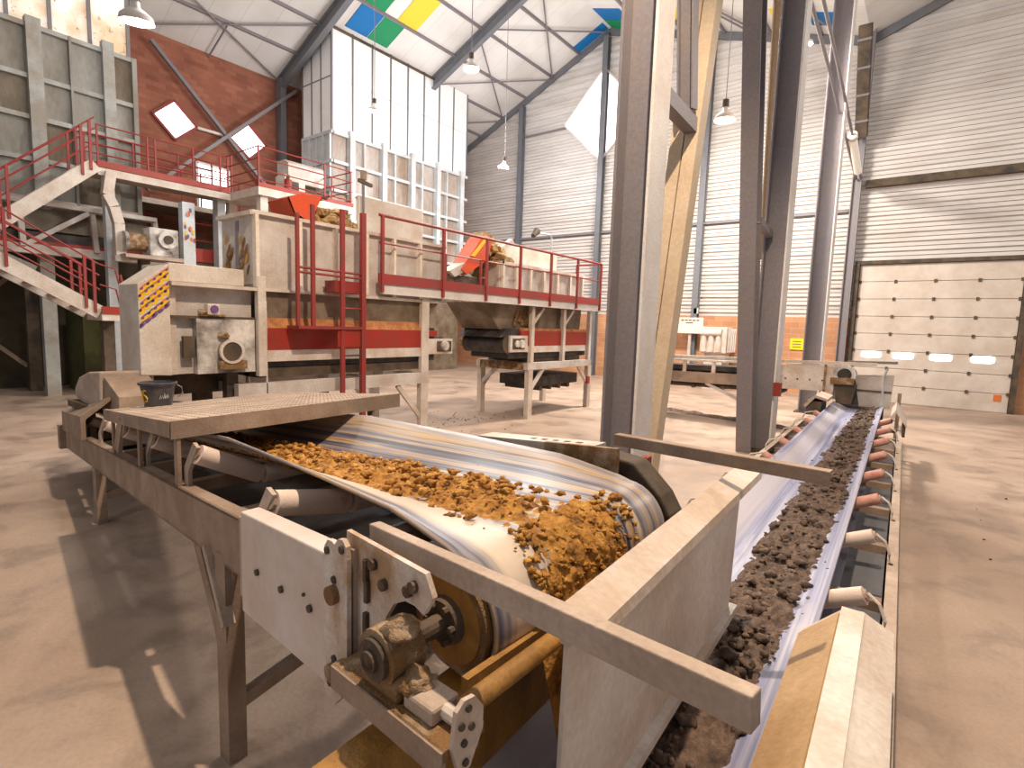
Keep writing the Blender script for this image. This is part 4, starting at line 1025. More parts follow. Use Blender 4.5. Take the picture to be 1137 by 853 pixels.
# ------------------------------------------------------------------ near inclined belt conveyor
P0 = V((-6.143, 1.576, 0)); D1 = V((.98993, -.14156, 0)); N1 = V((.14156, .98993, 0))
def F1(s, n, h):
    s2 = s - .08 * n
    p = P0 + D1 * s2 + N1 * n
    return (p.x, p.y, .773 + .1048 * s2 + .035 * n + h)
def lerp_tab(tab, x):
    if x <= tab[0][0]: return tab[0][1]
    for (a, b), (c_, d) in zip(tab, tab[1:]):
        if x <= c_: return b + (d - b) * (x - a) / (c_ - a)
    return tab[-1][1]
EDGE = [(-3, .235), (3.3, .235), (3.8, .205), (4.4, .165), (4.92, .125), (5.28, .05)]
SH, HC, RP = 5.25, -.1, .15
WN, WF = .175, 1.09
def belt1(s, t):
    n = WN + (WF - WN) * t; q = abs(t - .5) * 2
    e = lerp_tab(EDGE, s); w = max(0.0, (q - .36) / .64)
    sq = (e - .05) * .12
    n += sq * (.5 - t) * 2 * w
    return (s, n, .05 + (e - .05) * w ** 1.15)

t1 = thing('belt_conveyor', 'near inclined belt conveyor carrying orange clay, white plate at its head', 'conveyor', F1(1.5, .6, -1.0)[:2] + (0,), 'belt conveyors')
# belt
rows = []; uvs = []
NT_ = 36
ss = [-2.1 + .1 * i for i in range(int((SH + 2.1) / .1) + 1)]
for s in ss:
    rows.append([belt1(s, j / NT_) for j in range(NT_ + 1)]); uvs.append([(j / NT_, s) for j in range(NT_ + 1)])
for k in range(0, 19):
    a = math.pi * k / 18
    sx, hx = RP * math.sin(a), RP * math.cos(a)
    rows.append([(SH + sx, WN + (WF - WN) * j / NT_, HC + hx - .1048 * sx) for j in range(NT_ + 1)]); uvs.append([(j / NT_, SH + RP * a) for j in range(NT_ + 1)])
MB(F1).sheet(rows, uvs).build('belt', M['belt_near'], t1, smooth=True, solid=.012)
MB(F1).sheet([[(s, n, -.25) for n in (WN + .03, WF - .03)] for s in (SH, 2, -2.1)]).build('return_belt', M['black_rubber'], t1, solid=.012)
# rails
for n0, nm in ((0, 'side_rail'), (1.17, 'side_rail')):
    sg = 1 if n0 == 0 else -1
    mb = MB(F1); o_ = 0.0 if n0 == 0 else .07
    mb.box(-2.5, 4.2, n0 + (0 if sg > 0 else .058), n0 + (.012 if sg > 0 else .07), -.24, 0)
    mb.box(-2.5, 4.2, n0, n0 + .07, -.012, 0); mb.box(-2.5, 4.2, n0, n0 + .07, -.24, -.228)
    mb.build(nm, M['dusty_steel'], t1)
for s in (-1.6, -.5, .6, 1.7, 2.7, 3.7, 4.6):
    MB(F1).box(s, s + .1, .02, 1.2, -.12, -.05).build('cross_beam', M['dusty_steel'], t1)
MB(F1).box(-2.4, 4.6, .3, 1.16, -.3, -.285).build('belt_pan', M['dark'], t1)
# legs
for s in (.05, 3.83):
    for n in (.035, 1.2):
        p = F1(s, n, -.2)
        MB().box(p[0] - .045, p[0] + .045, p[1] - .04, p[1] + .04, 0, p[2]).build('leg', M['dusty_steel'], t1)
    p, q = F1(s, .04, 0), F1(s, 1.18, 0)
    MB().bar((p[0], p[1], .25), (q[0], q[1], .55), .05, .06).build('leg_brace', M['dusty_steel'], t1)
p = F1(3.83, .035, -.24); a = F1(3.42, .035, -.24)
MB().bar(a, (p[0] - .02, p[1], p[2] - .42), .06, .05, (1, 0, 0)).build('leg_brace', M['dusty_steel'], t1)
MB(F1).prism([(3.5, .03, -.235), (3.9, .03, -.235), (3.86, .03, -.42), (3.72, .03, -.42)], (0, .012, 0)).build('gusset', M['dusty_steel'], t1)
MB(F1).prism([(4.0, .03, -.235), (4.2, .03, -.235), (4.2, .03, -.33), (4.14, .03, -.33)], (0, .012, 0)).build('gusset', M['dusty_steel'], t1)
MB(F1).box(4.12, 4.18, -.012, .03, -.3, .02).build('rail_end_plate', M['dusty_light'], t1)
MB(F1).bar((3.66, .0, -.2), (3.92, .0, -.5), .03, .05, (0, 1, 0)).build('bright_strut', M['dusty_light'], t1)
# idlers: wing rollers on bent brackets
def idler(s, dh=0.0, mat='roller'):
    for side in (0, 1):
        n_o, n_i = (.085, .40) if side == 0 else (1.115, .80)
        ho, hi = .165 + dh, -.005
        r = MB(F1).cyl((s, n_o, ho), (s, n_i, hi), .052, 16).build('roller', M[mat], t1, smooth='auto')
        MB(F1).cyl((s, n_o + (.012 if side else -.012), ho + .006), (s, n_o, ho), .03, 10).build('roller_cap', M['dusty_steel'], r)
        nb = .05 if side == 0 else 1.18
        sg = 1 if side == 0 else -1
        mb = MB(F1)
        mb.bar((s - .06, nb, 0), (s - .06, nb, .09 + dh), .05, .02, (0, 1, 0))
        mb.bar((s - .06, nb, .085 + dh), (s - .0, nb + .03 * sg, .215 + dh), .05, .02, (0, 1, 0))
        mb.build('roller_bracket', M['dusty_light'], t1)
    MB(F1).cyl((s, .42, -.01), (s, .78, -.01), .052, 14).build('roller', M[mat], t1, smooth='auto')
for s in (-1.8, -.8, .2, 1.2, 2.2, 3.2): idler(s)
idler(4.22, -.1)
# platform over the belt
for (a, b, c0, d_, h0, h1, nm, mt) in ((1.0, 3.12, -.02, 1.42, .30, .345, 'platform_deck', 'dusty_light'), (3.1, 3.13, -.02, 1.42, .255, .35, 'platform_edge', 'dusty_steel'), (1.0, 3.12, -.03, 0.0, .265, .35, 'platform_edge', 'dusty_steel')):
    MB(F1).box(a, b, c0, d_, h0, h1).build(nm, M[mt], t1)
mb = MB(F1)
for i in range(34):
    for j in range(24):
        s, n = 1.05 + i * .061, .02 + j * .058
        mb.box(s, s + .034, n, n + .034, .345, .3475)
st = mb.build('deck_tread', M['dusty_light'], t1); st['kind'] = 'stuff'
for s in (1.12, 2.12, 3.09):
    for n in (.012, 1.2): MB(F1).box(s - .035, s + .035, n - .006, n + .012, -.03, .31).build('platform_post', M['dusty_steel'], t1)
MB(F1).bar((1.75, -.03, .3), (1.68, -.05, .08), .01, .09, (1, 0, 0)).build('hanging_strip', M['dusty_steel'], t1)
# tail guard
MB(F1).prism([(-2.2, -.04, .0), (-2.2, -.04, .235), (-2.2, .34, .5), (-2.2, .38, .5), (-2.2, .0, .2), (-2.2, .0, .0)], (1.8, 0, 0)).build('tail_guard', M['dusty_steel'], t1)
MB(F1).box(-2.62, -2.35, -.06, .1, -.25, .05).build('belt_tensioner', M['dusty_steel'], t1)
MB(F1).cyl((-2.75, .02, -.16), (-2.6, .02, -.16), .05, 10).build('tension_screw', M['dark'], t1)
MB(F1).cyl((-2.1, .1, -.1), (-2.1, 1.1, -.1), .14, 20).build('tail_drum', M['black_rubber'], t1)
# head, near side
g = MB(F1).box(4.16, 4.93, -.02, .055, -.35, .05).build('head_plate', M['white_clean'], t1, bevel=.006)
for s, h in ((4.34, -.145), (4.56, -.147), (4.78, -.146)): MB(F1).cyl((s, -.02, h), (s, -.030, h), .012, 12).build('bolt', M['bolt'], g)
MB(F1).cyl((4.735, -.02, -.115), (4.735, -.027, -.115), .006, 8).build('bolt', M['bolt'], g)
P = []
for (s, h) in ((4.9, -.34), (4.9, .05), (4.905, .085), (4.925, .105), (4.95, .105), (4.965, .1), (4.985, .118), (5.01, .122), (5.03, .105), (5.035, .07), (5.035, -.29), (5.0, -.335), (4.95, -.38), (4.92, -.375)):
    P.append((s, -.035, h))
g = MB(F1).prism(P, (0, .014, 0)).build('end_flange', M['white_tan'], t1)
for s, h in ((4.925, .075), (5.01, .095), (4.965, .0), (4.965, -.23), (4.94, -.31)): MB(F1).cyl((s, -.035, h), (s, -.041, h), .011, 10).build('bolt_hole', M['dark'], g)
for s, h in ((4.968, -.04), (4.968, -.265)): MB(F1).cyl((s, -.035, h), (s, -.055, h), .026, 12).build('bolt', M['clayed'], g)
MB(F1).box(4.93, 5.03, -.012, .0, -.33, .09).build('flange_side', M['dusty_light'], t1)
P = [(4.97, .0, .13), (5.34, .0, .1), (5.37, .0, .05), (5.335, .0, .0), (5.3, .0, .012), (5.26, .0, .012), (5.21, .0, -.01), (5.175, .0, -.055), (5.165, .0, -.11), (5.165, .0, -.19), (5.06, .0, -.26), (4.97, .0, -.28)]
g = MB(F1).prism(P, (0, .014, 0)).build('bearing_plate', M['white_tan'], t1)
for s, h in ((5.12, .07), (5.3, .06), (5.17, .03), (5.28, .045)): MB(F1).cyl((s, .0, h), (s, -.014, h), .015, 8).build('bolt', M['bolt'], g)
for s, h in ((5.085, .045), (5.09, -.01), (5.085, -.1), (5.08, -.2)): MB(F1).box(s - .008, s + .008, -.012, .0, h - .03, h + .03).build('slot', M['bolt'], g)
# pulley
g = MB(F1).cyl((SH, .15, HC), (SH, 1.085, HC), .138, 40).build('head_pulley', M['clayed'], t1, smooth='auto')
MB(F1).cyl((SH, .151, HC), (SH, .145, HC), .118, 32).build('pulley_face', M['clay_wall'], g)
MB(F1).cyl((SH, .147, HC), (SH, .122, HC), .066, 24, .058).build('pulley_hub', M['dark'], g)
for k in range(6):
    a = k * math.pi / 3
    MB(F1).cyl((SH + .05 * math.cos(a), .124, HC + .05 * math.sin(a)), (SH + .05 * math.cos(a), .108, HC + .05 * math.sin(a)), .009, 6).build('hub_bolt', M['dark'], g)
MB(F1).cyl((SH, -.1, HC), (SH, 1.3, HC), .026, 14).build('pulley_shaft', M['dark'], g)
# pillow block and its arm
g = MB(F1).box(5.17, 5.33, -.07, .03, -.19, -.14).build('pillow_block', M['clayed'], t1, bevel=.012)
MB(F1).cyl((SH, -.075, HC), (SH, .02, HC), .068, 20).build('block_body', M['clayed'], g, smooth='auto')
MB(F1).cyl((SH, -.088, HC), (SH, -.074, HC), .05, 18).build('block_ring', M['dark'], g)
MB(F1).cyl((SH, -.1, HC), (SH, -.088, HC), .024, 12).build('shaft_end', M['bolt'], g)
MB(F1).lump((5.29, -.03, -.04), .04, 2, .7, .4, 3).build('grease_lump', M['clayed'], g, smooth=True)
MB(F1).lump((5.34, -.02, -.15), .045, 8, .7, .4, 3).build('grease_lump', M['clayed'], g, smooth=True)
g = MB(F1).box(5.05, 5.52, -.085, .03, -.215, -.19).build('bearing_arm', M['clayed'], t1)
MB(F1).box(5.05, 5.52, -.09, -.078, -.25, -.19).build('arm_flange', M['dusty_steel'], g)
MB(F1).box(5.05, 5.5, .02, .035, -.26, -.19).build('arm_flange', M['dusty_steel'], g)
MB(F1).box(5.34, 5.45, -.06, .02, -.19, -.15).build('tension_block', M['dusty_light'], g, bevel=.008)
MB(F1).cyl((5.39, -.02, -.17), (5.52, -.02, -.17), .018, 10).build('tension_screw', M['white_paint'], g)
MB(F1).lump((5.06, -.06, -.21), .03, 4, .8, .3, 2).build('arm_knob', M['clayed'], g)
P = [(5.52, -.06, -.115), (5.52, -.04, -.1), (5.52, -.01, -.105), (5.52, .015, -.14), (5.52, .015, -.19), (5.52, -.02, -.255), (5.52, -.05, -.255), (5.52, -.07, -.19)]
g = MB(F1).prism(P, (.012, 0, 0)).build('arm_end_plate', M['white_paint'], t1)
for n, h in ((-.03, -.12), (-.048, -.15), (-.02, -.165), (-.04, -.19), (-.035, -.235)): MB(F1).cyl((5.532, n, h), (5.537, n, h), .008, 8).build('bolt_hole', M['dark'], g)
# scraper bar under the pulley
MB(F1).bar((5.42, .06, -.17), (5.40, .95, -.19), .02, .04).build('scraper_blade', M['clay_wall'], t1)
MB(F1).cyl((5.49, .0, -.155), (5.45, .95, -.18), .024, 14).build('scraper_bar', M['clay_wall'], t1, smooth='auto')
# head, far side
g = MB(F1).box(4.28, 5.02, 1.15, 1.26, -.3, .165).build('head_plate', M['white_paint'], t1)
for k in range(5): MB(F1).box(4.62 + k * .07, 4.65 + k * .07, 1.19, 1.21, .165, .167).build('plate_hole', M['bolt'], g)
MB(F1).prism([(4.76, 1.13, .17), (5.16, 1.13, .17), (5.16, 1.13, -.02), (4.76, 1.13, -.02)], (0, .02, 0)).build('bearing_plate', M['clayed'], t1)
MB(F1).prism([(5.02, 1.2, .13), (5.2, 1.2, .1), (5.33, 1.2, -.02), (5.38, 1.2, -.1), (5.3, 1.2, -.22), (5.14, 1.2, -.22), (5.02, 1.2, -.1)], (0, .12, 0)).build('drive_housing', M['dark'], t1, bevel=.01)
MB(F1).lump((5.25, 1.2, -.22), .09, 12, .8, .4, 3).build('grease_lump', M['clayed'], t1)
MB(F1).box(5.16, 5.2, 1.32, 1.36, -.3, .1).build('red_guard', M['red'], t1)
# support bars of the feed hopper
MB().bar((-1.175, .93, 1.415), (-.145, .775, 1.475), .034, .056).build('support_bar', M['dusty_light'], t1, bevel=.003)
mb = MB(); mb.bar((-1.16, 2.36, 1.49), (-.245, 2.27, 1.5), .05, .008); mb.bar((-1.16, 2.335, 1.467), (-.245, 2.245, 1.477), .006, .05)
mb.build('support_bar', M['dusty_steel'], t1)

# clay riding on the near belt
def clay_field(name, F, s0, s1, n0f, n1f, base, H, ds, dn, mat, label, seed, clods, rmin, rmax, extra=None, taper=None):
    rnd = random.Random(seed); mb = MB(F); rows = []
    ns = int((s1 - s0) / ds); m = int(.5 / dn)
    for i in range(ns + 1):
        s = s0 + ds * i; a, b = n0f(s), n1f(s); row = []
        for j in range(m + 1):
            q = j / m; edge = abs(2 * q - 1)
            w = noise.noise((s * 3.1, q * 1.5, seed)) * .03 + noise.noise((s * 11, q * 3, seed + 2)) * .012
            n = a + (b - a) * q + w
            env = max(0.0, 1 - edge ** 2.2) * (taper(s) if taper else 1)
            f = noise.noise((s * 3.2, n * 3.2, seed + .5)) * .5
            l1 = max(0.0, 1 - (noise.voronoi((s * 16, n * 16, seed))[0][0] * 1.7) ** 2)
            l2 = max(0.0, 1 - (noise.voronoi((s * 34, n * 34, seed + 9))[0][0] * 1.7) ** 2)
            l3 = noise.noise((s * 70, n * 70, seed + 5))
            g = noise.noise((s * 6, n * 6, seed + 7))
            h = base(s, n) - .014 + env * H * (.62 + .6 * f) + min(1, env * 2.5) * H * (.32 * l1 * (.6 + g) + .2 * l2 + .07 * l3)
            row.append((s, n, h))
        rows.append(row)
    mb.sheet(rows)
    for k in range(clods):
        s = rnd.uniform(s0 + .1, s1 - .02); a, b = n0f(s), n1f(s); q = min(1.12, max(-.12, rnd.gauss(.5, .36)))
        n = a + (b - a) * q; r = rmin + (rmax - rmin) * rnd.random() ** 2.5
        if q < .03 or q > .97: r *= .6
        env = max(0.0, 1 - abs(2 * q - 1) ** 2.2) if 0 < q < 1 else 0
        mb.lump((s, n, base(s, n) + env * H * rnd.uniform(.6, .95) + r * .1), r, k + seed, rnd.uniform(.5, .85), .65, 2 if r > .01 else 1)
    if extra: extra(mb, rnd)
    return tag(mb.build(name, M[mat], smooth=True), label, 'clay', None, 'stuff')
def base1(s, n):
    t = (n - WN) / (WF - WN); return belt1(s, min(1, max(0, t)))[2]
def over_head(mb, rnd):
    # clay bending over the head pulley and dropping behind the feed plate
    rows = []
    for i in range(110):
        q = i / 109; row = []
        for j in range(57):
            n = .34 + .52 * j / 56
            edge = abs(2 * j / 56 - 1); env = max(0.0, 1 - edge ** 3)
            # crumbs strung out along the run of the belt
            lump = .014 * noise.noise((n * 40, q * 7, 4.2)) + .012 * noise.noise((n * 90, q * 16, 1.2)) + .010 * noise.noise((n * 18, q * 4, 7.7))
            rr = RP - .006 + env * (.03 + 1.0 * lump)
            if q < .55:
                a = q / .55 * 1.45
                s, h = SH + rr * math.sin(a), HC + rr * math.cos(a) - .1048 * rr * math.sin(a)
            else:
                u = (q - .55) / .45; a = 1.45
                s, h = SH + rr * math.sin(a) + .015 * u + .09 * u, HC + rr * math.cos(a) - .1048 * rr * math.sin(a) - .36 * u
            row.append((s, n + .012 * noise.noise((j * .7, q * 3, 2)), h))
        rows.append(row)
    mb.sheet(rows)
    for k in range(260):
        q = rnd.random(); n = rnd.uniform(.33, .9); r = .004 + .010 * rnd.random() ** 2; rr = RP + .02
        a = q * 1.5
        mb.lump((SH + rr * math.sin(a), n, HC + rr * math.cos(a) - .1048 * rr * math.sin(a)), r, k, .8, .7, 2)
clay_field('clay_load', F1, 1.6, 5.27, lambda s: .37 - .02 * (s - 3), lambda s: .80 + .03 * (s - 3) - .12 * max(0, s - 4.6), base1, .075, .012, .0085, 'clay_orange', 'orange-brown clay crumbs carried on the near conveyor belt and dropping off its head', 3, 900, .006, .021, over_head, lambda s: 1 - .6 * min(1, max(0, (s - 4.8) / .45)))

# bucket on the platform
bp = V(F1(1.26, .3, .348))
t = thing('bucket', 'dark blue plastic bucket with chalk writing on the dusty conveyor platform', 'bucket', bp)
mb = MB(); n = 28; prof = [(.0, .105), (.15, .135), (.155, .15), (.17, .152), (.172, .138), (.02, .098)]
prof = [(h * 1.12, r * .9) for h, r in prof]
vs = []; fs = []
for h, r in prof:
    for k in range(n): a = 2 * math.pi * k / n; vs.append(bp + V((r * math.cos(a), r * math.sin(a), h)))
for i in range(len(prof) - 1):
    for k in range(n): fs.append((i * n + k, i * n + (k + 1) % n, (i + 1) * n + (k + 1) % n, (i + 1) * n + k))
fs += [tuple(range(n))[::-1], tuple((len(prof) - 1) * n + k for k in range(n))]
mb.raw(vs, fs).build('bucket_body', M['bucket'], t, smooth='auto')
vd = V((0 - bp.x, 0 - bp.y, 0)).normalized(); side = V((-vd.y, vd.x, 0))
def on_bucket(pts, r, mat, nm):
    P = []
    for (a, h) in pts:
        rr = (.105 + .03 * h / .15) * .9 + .003
        d = vd * math.cos(a) + side * math.sin(a); P.append(bp + d * rr + V((0, 0, h * 1.12)))
    MB().tube(P, r, 6).build(nm, M[mat], t)
on_bucket([(-.72, .115), (-.86, .122), (-.98, .11), (-.96, .09), (-.8, .078), (-.7, .06), (-.78, .042), (-.98, .04)], .0045, 'decal_yellow', 'yellow_letter')
on_bucket([(-1.12, .12), (-1.14, .02)], .004, 'decal_yellow', 'yellow_stroke')
on_bucket([(.1, .06), (.16, .085), (.22, .06), (.28, .085), (.34, .06), (.4, .1), (.44, .06), (.5, .085), (.56, .06), (.62, .09), (.68, .065)], .0028, 'chalk', 'chalk_writing')
P = [bp + (vd * math.cos(a) * .134 + side * math.sin(a) * .134) + V((0, 0, .165)) for a in (1.5,)]
MB().tube([P[0] + side * .0, P[0] + side * .03 + V((0, 0, -.02)), P[0] + side * .035 + V((0, 0, -.07)), P[0] + V((0, 0, -.1))], .006, 6).build('bucket_handle', M['steel_grey'], t)

# loading hood behind the platform
t = thing('loading_hood', 'dusty curved hood below the painted chute beyond the platform', 'hood', (-7.1, 1.95, 0))
mb = MB(); A = [(-7.62, 1.03), (-7.62, 1.14), (-7.45, 1.27), (-7.13, 1.35), (-6.75, 1.38), (-6.75, 1.05), (-6.95, .95), (-7.3, .98)]
mb.prism([(x, 1.82, z) for x, z in A], (0, .5, 0)); mb.build('hood_shell', M['dusty_light'], t, bevel=.02)
MB().prism([(-6.72, 1.85, 1.33), (-6.3, 1.85, 1.16), (-6.3, 1.85, .95), (-6.72, 1.85, 1.0)], (0, .4, 0)).build('hood_side', M['dusty_steel'], t)
MB().box(-7.66, -6.9, 1.76, 2.36, .93, 1.0).build('hood_rim', M['dark'], t)
for x in (-7.5, -7.0): MB().box(x - .04, x + .04, 1.77, 1.83, .66, .96).build('hood_leg', M['dusty_steel'], t)

# ------------------------------------------------------------------ long belt conveyor with dark clay
def F2(v, u, z): return (u - .032 * v, v, z)
V0, V1 = .35, 12.7
U0, U1 = -1.045, -.2
def belt2(u):
    q = abs(u - (U0 + U1) / 2) / ((U1 - U0) / 2); w = max(0.0, (q - .38) / .62)
    return .555 + .115 * w ** 1.1
t2 = thing('belt_conveyor', 'long belt conveyor carrying dark brown clay towards the roller door', 'conveyor', F2(6, -.6, 0), 'belt conveyors')
rows = []; uvs = []
vv = [V0 + .25 * i for i in range(int((V1 - V0) / .25) + 1)]
for v in vv:
    rows.append([(v, U0 + (U1 - U0) * j / 24, belt2(U0 + (U1 - U0) * j / 24)) for j in range(25)]); uvs.append([(j / 24, v) for j in range(25)])
MB(F2).sheet(rows, uvs).build('belt', M['belt_far'], t2, smooth=True, solid=-.012)
MB(F2).sheet([[(v, u, .36) for u in (U0, -.6, U1)] for v in (V0, V1)], [[(a, v) for a in (0.1, .5, .9)] for v in (V0, V1)]).build('return_belt', M['belt_under'], t2, solid=.012)
MB(F2).sheet([[(v, u, .012) for u in (-1.25, -.6, .05)] for v in (V0, 11.5)]).build('drip_pan', M['steel_blue'], t2, solid=.01)
for u0, u1 in ((.03, .1), (-1.33, -1.26)):
    mb = MB(F2); mb.box(V0, 10.9, u0, u1, .535, .545); mb.box(V0, 10.9, u0, u0 + .01, .4, .545); mb.box(V0, 10.9, u0, u1, .4, .41)
    mb.build('side_rail', M['dusty_light'], t2)
k = 0
v = 1.15
while v < 11.2:
    for side in (0, 1):
        uo, ui = (-.045, -.43) if side == 0 else (-1.13, -.815)
        r = MB(F2).cyl((v, uo, .685), (v, ui, .505), .046, 16).build('roller', M['roller'if v < 5 else 'roller_red'], t2, smooth='auto')
        ue = uo + (.012 if side == 0 else -.012)
        MB(F2).cyl((v, ue, .69), (v, uo, .685), .03, 10).build('roller_cap', M['dusty_light'], r)
        ub = .05 if side == 0 else -1.29
        MB(F2).tube([(v - .05, ub, .545), (v - .05, ub, .6), (v - .03, ub - (.03 if side == 0 else -.03), .67), (v, ue, .7)], .009, 6).build('roller_bracket', M['cream'], t2)
        if side == 0: MB(F2).cyl((v - .08, .06, .545), (v - .08, .06, .552), .014, 8).build('rail_bolt', M['bolt'], t2)
    MB(F2).cyl((v, -.45, .5), (v, -.8, .5), .046, 14).build('roller', M['roller'], t2)
    MB(F2).box(v + .45, v + .53, -1.3, .06, .42, .48).build('cross_beam', M['dusty_steel'], t2)
    v += 1.03
for v in (1.6, 4.7, 7.8, 10.6):
    for u in (.065, -1.295): MB(F2).box(v - .04, v + .04, u - .03, u + .03, 0, .41).build('leg', M['dusty_steel'], t2)
# feed hopper plates at the near end
UP = -.56
mb = MB(F2); mb.prism([(1.02, UP, 1.36), (2.66, UP, 1.37), (2.62, UP, 1.1), (2.58, UP, .7), (1.0, UP, .69)], (0, -.012, 0)); mb.build('feed_plate', M['cream'], t2)
mb = MB(F2); mb.prism([(1.0, UP - .015, 1.375), (1.0, UP + .075, 1.345), (1.0, UP + .08, 1.315), (1.0, UP - .015, 1.345)], (1.68, 0, 0.01)); mb.build('plate_flange', M['white_paint'], t2)
MB(F2).box(1.0, 2.68, UP - .012, UP + .016, 1.285, 1.318).build('plate_flange', M['cream'], t2)
MB(F2).box(1.0, 2.62, UP - .012, UP + .03, .675, .71).build('plate_lip', M['white_paint'], t2)
MB(F2).prism([(.35, -.91, .68), (2.35, -.91, .68), (2.3, -.905, .99), (.35, -.905, .99)], (0, -.014, 0)).build('clay_plate', M['clay_wall'], t2)
MB(F2).box(.3, 2.32, -.99, -.90, .985, 1.0).build('plate_edge', M['clay_wall'], t2)
MB(F2).prism([(2.3, -.96, .72), (2.3, -.57, .72), (2.3, -.57, 1.0), (2.3, -.96, 1.0)], (.012, 0, 0)).build('clay_plate', M['clay_wall'], t2)
for v in (2.2,): MB(F2).box(v, v + .05, -1.3, -.96, .9, .95).build('plate_stay', M['dusty_steel'], t2)
# skirt hood over the right belt edge
H = [(-.25, .70), (-.1, .85), (-.035, .855), (.075, .80), (.09, .546), (.075, .546), (.06, .79), (-.04, .84), (-.095, .835), (-.24, .69)]
MB(F2).prism([(.3, u, z) for u, z in H], (2.32, 0, 0)).build('skirt_hood', M['cream'], t2)
MB(F2).box(.3, 2.6, -.112, -.03, .853, .862).build('hood_ridge', M['white_paint'], t2)
MB(F2).prism([(.3, -.252, .704), (.3, -.112, .848), (.3, -.118, .854), (.3, -.258, .71)], (2.25, 0, 0)).build('hood_slope', M['hood_tan'], t2)
# tail: guards and deflector
MB(F2).prism([(9.9, -.06, .80), (9.9, .0, .92), (9.9, .15, .70), (9.9, .15, .66), (9.9, .0, .88)], (1.3, 0, 0)).build('tail_guard', M['white_paint'], t2)
MB(F2).box(10.0, 11.2, .1, .14, .5, .7).build('tail_guard_side', M['dark'], t2)
MB(F2).prism([(11.0, -1.38, .72), (11.0, -1.2, .92), (11.0, -1.0, .86), (11.0, -1.0, .82), (11.0, -1.2, .87), (11.0, -1.34, .68)], (.9, 0, 0)).build('tail_guard', M['dusty_light'], t2)
MB(F2).box(11.05, 11.9, -1.34, -1.1, .55, .8).build('tail_guard_side', M['dark'], t2)
MB(F2).cyl((V1, U0, .5), (V1, U1, .5), .14, 20).build('tail_drum', M['black_rubber'], t2)
g = MB(F2).prism([(12.45, -.74, .64), (12.45, -.1, .64), (12.45, -.08, 1.29), (12.45, -.74, 1.24)], (.02, 0, 0)).build('deflector_plate', M['cream_dirty'], t2)
MB(F2).box(12.42, 12.45, -.74, -.1, .94, .97).build('deflector_rib', M['dark'], g)
MB(F2).prism([(12.4, -.84, 1.35), (12.4, -.72, 1.25), (12.4, -.6, .66), (12.4, -.74, .66)], (.02, 0, 0)).build('rubber_curtain', M['black_rubber'], g)
MB(F2).tube([(12.4, -.2, 1.4), (12.4, -.24, 1.25), (12.4, -.24, .68)], .022, 8).build('deflector_stay', M['galva'], g)
MB(F2).bar((12.4, -.85, 1.49), (12.4, -.05, 1.52), .05, .05).build('deflector_bar', M['steel_grey'], g)
MB(F2).box(12.5, 12.56, -1.3, -1.24, .0, 1.0).build('tail_post', M['dusty_steel'], t2)
MB(F2).box(12.5, 12.56, .0, .06, .0, .95).build('tail_post', M['dusty_steel'], t2)
def base2(v, u): return belt2(u)
clay_field('clay_load', F2, .45, 12.4, lambda v: lerp_tab([(1, -.66), (2.4, -.67), (3.5, -.71), (5.2, -.70), (9, -.66), (12, -.62)], v), lambda v: lerp_tab([(1, -.33), (2.1, -.315), (3.3, -.28), (5, -.255), (11, -.26)], v), base2, .1, .018, .012, 'clay_brown', 'dark brown clay crumbs carried on the long conveyor belt', 17, 900, .008, .034)
rnd = random.Random(4)

# ------------------------------------------------------------------ far cross conveyor
def F3(x, y, z): return (x, y, z + .02 * (x + 3))
t3 = thing('belt_conveyor', 'far cross conveyor with white head box dropping onto the long belt', 'conveyor', (-3.6, 12.6, 0), 'belt conveyors')
Y0, Y1 = 12.2, 12.95
for y in (Y0, Y1 - .06):
    mb = MB(F3); mb.box(-6.2, -2.3, y, y + .06, .86, 1.1); mb.build('side_rail', M['dusty_steel'], t3)
MB(F3).box(-6.2, -1.35, Y0 + .08, Y1 - .08, 1.14, 1.25).build('belt', M['black_rubber'], t3)
MB(F3).box(-6.2, -2.5, Y0 + .1, Y1 - .1, .76, .82).build('return_belt', M['dark'], t3)
for x in (-5.8, -5.1, -4.4, -3.75, -3.1, -2.6):
    MB(F3).box(x - .04, x + .04, Y0 + .0, Y0 + .05, 1.1, 1.34).build('idler_bracket', M['cream'], t3)
    MB(F3).cyl((x, Y0 + .04, 1.14), (x, Y1 - .04, 1.14), .05, 12).build('roller', M['dark'], t3)
    MB(F3).box(x - .04, x + .04, Y1 - .05, Y1, 1.1, 1.34).build('idler_bracket', M['cream_dirty'], t3)
    MB(F3).cyl((x + .2, Y0 + .05, .78), (x + .2, Y1 - .05, .78), .045, 10).build('return_roller', M['dark'], t3)
MB(F3).box(-6.2, -3.0, Y0 - .02, Y0 + .1, 1.34, 1.38).build('guard_rail', M['cream'], t3)
MB(F3).box(-6.2, -3.1, Y1 - .1, Y1 + .02, 1.34, 1.44).build('guard_rail', M['cream'], t3)
MB(F3).box(-3.15, -3.05, Y0 - .02, Y1, 1.34, 1.46).build('guard_rail', M['cream'], t3)
for x in (-5.9, -3.0):
    for y in (Y0 + .03, Y1 - .03): MB(F3).box(x - .05, x + .05, y - .03, y + .03, -.02 * (x + 3), .87).build('leg', M['dusty_steel'], t3)
MB(F3).bar((-3.9, Y0 + .03, .86), (-3.05, Y0 + .03, .5), .05, .06).build('leg_brace', M['cream_dirty'], t3)
g = MB(F3).box(-2.43, -1.42, Y0 - .05, Y0 + .0, .87, 1.35).build('head_box', M['white_paint'], t3)
for k in range(4): MB(F3).cyl((-2.28 + k * .22, Y0 - .05, 1.08), (-2.28 + k * .22, Y0 - .056, 1.08), .018, 8).build('bolt', M['bolt'], g)
MB(F3).box(-2.43, -1.42, Y1, Y1 + .05, .87, 1.35).build('head_box', M['white_paint'], t3)
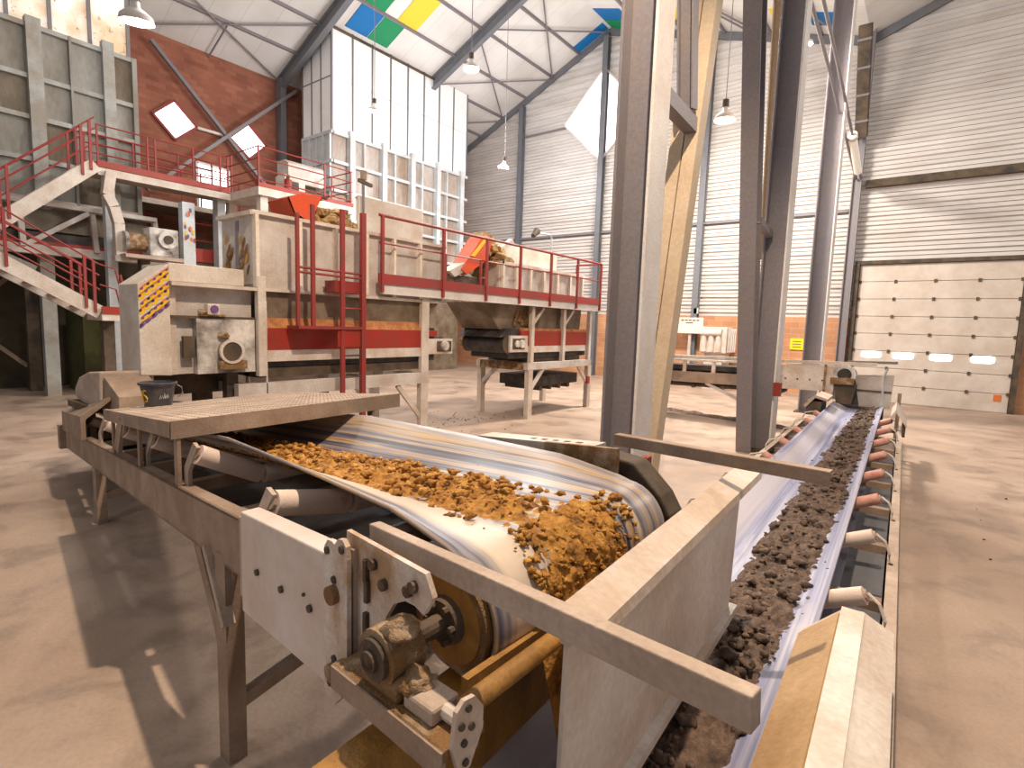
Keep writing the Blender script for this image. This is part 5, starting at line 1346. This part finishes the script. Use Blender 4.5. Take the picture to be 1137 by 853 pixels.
MB(F3).box(-2.5, -.75, Y0 - .06, Y0 + .0, 1.4, 1.46).build('top_bar', M['cream'], t3)
MB(F3).box(-1.6, -1.56, Y0 - .08, Y0 - .05, .85, 1.4).build('head_rib', M['clayed'], t3)
MB(F3).ring((-1.25, Y0 - .12, 1.22), (-1.25, Y0 - .04, 1.22), .19, .12, 24).build('bearing_cover', M['white_worn'], t3)
MB(F3).cyl((-1.25, Y0 - .08, 1.2), (-1.25, Y1, 1.2), .13, 20).build('head_drum', M['black_rubber'], t3)
MB(F3).box(-1.48, -1.08, Y0 - .13, Y0 - .05, 1.03, 1.16).build('bearing_foot', M['clayed'], t3, bevel=.02)
MB(F3).prism([(-1.42, Y0 - .04, 1.02), (-1.05, Y0 - .04, 1.02), (-1.1, Y0 - .04, .66), (-1.36, Y0 - .04, .66)], (0, .3, 0)).build('drop_chute', M['dark'], t3)

# dark ridge on the floor and scattered clay crumbs
rows = []
for i in range(61):
    q = i / 60; x = -5.3 + 3.6 * q; y = 13.1 - .75 * q ** 1.4
    if y > 12.1: y -= .95 * 0
    row = []
    for j in range(9):
        w = (j / 8 - .5) * .34; h = max(-.01, .07 * (1 - (2 * j / 8 - 1) ** 2) * (.7 + .8 * noise.noise((x * 4, j * .6, 1))))
        row.append((x, y + w + .04 * noise.noise((x * 3, 0, 5)), h))
    rows.append(row)
o = MB().sheet(rows).build('dark_ridge', M['clay_brown'])
tag(o, 'dark ridge on the floor before the far cross conveyor', 'dirt', None, 'stuff')
mb = MB(); rnd = random.Random(9)
for k in range(150):
    if k < 90: x, y = rnd.gauss(-7.6, .45), rnd.gauss(8.4, .8)
    else: x, y = rnd.uniform(.25, 2.2), rnd.uniform(2.5, 10)
    if k >= 90 and rnd.random() < .6: continue
    mb.lump((x, y, .008), rnd.uniform(.006, .018), k, .6, .4, 1)
o = mb.build('clay_crumbs', M['clay_brown'])
tag(o, 'dark clay crumbs scattered on the floor between the feeder legs and beside the long belt', 'clay', None, 'stuff')
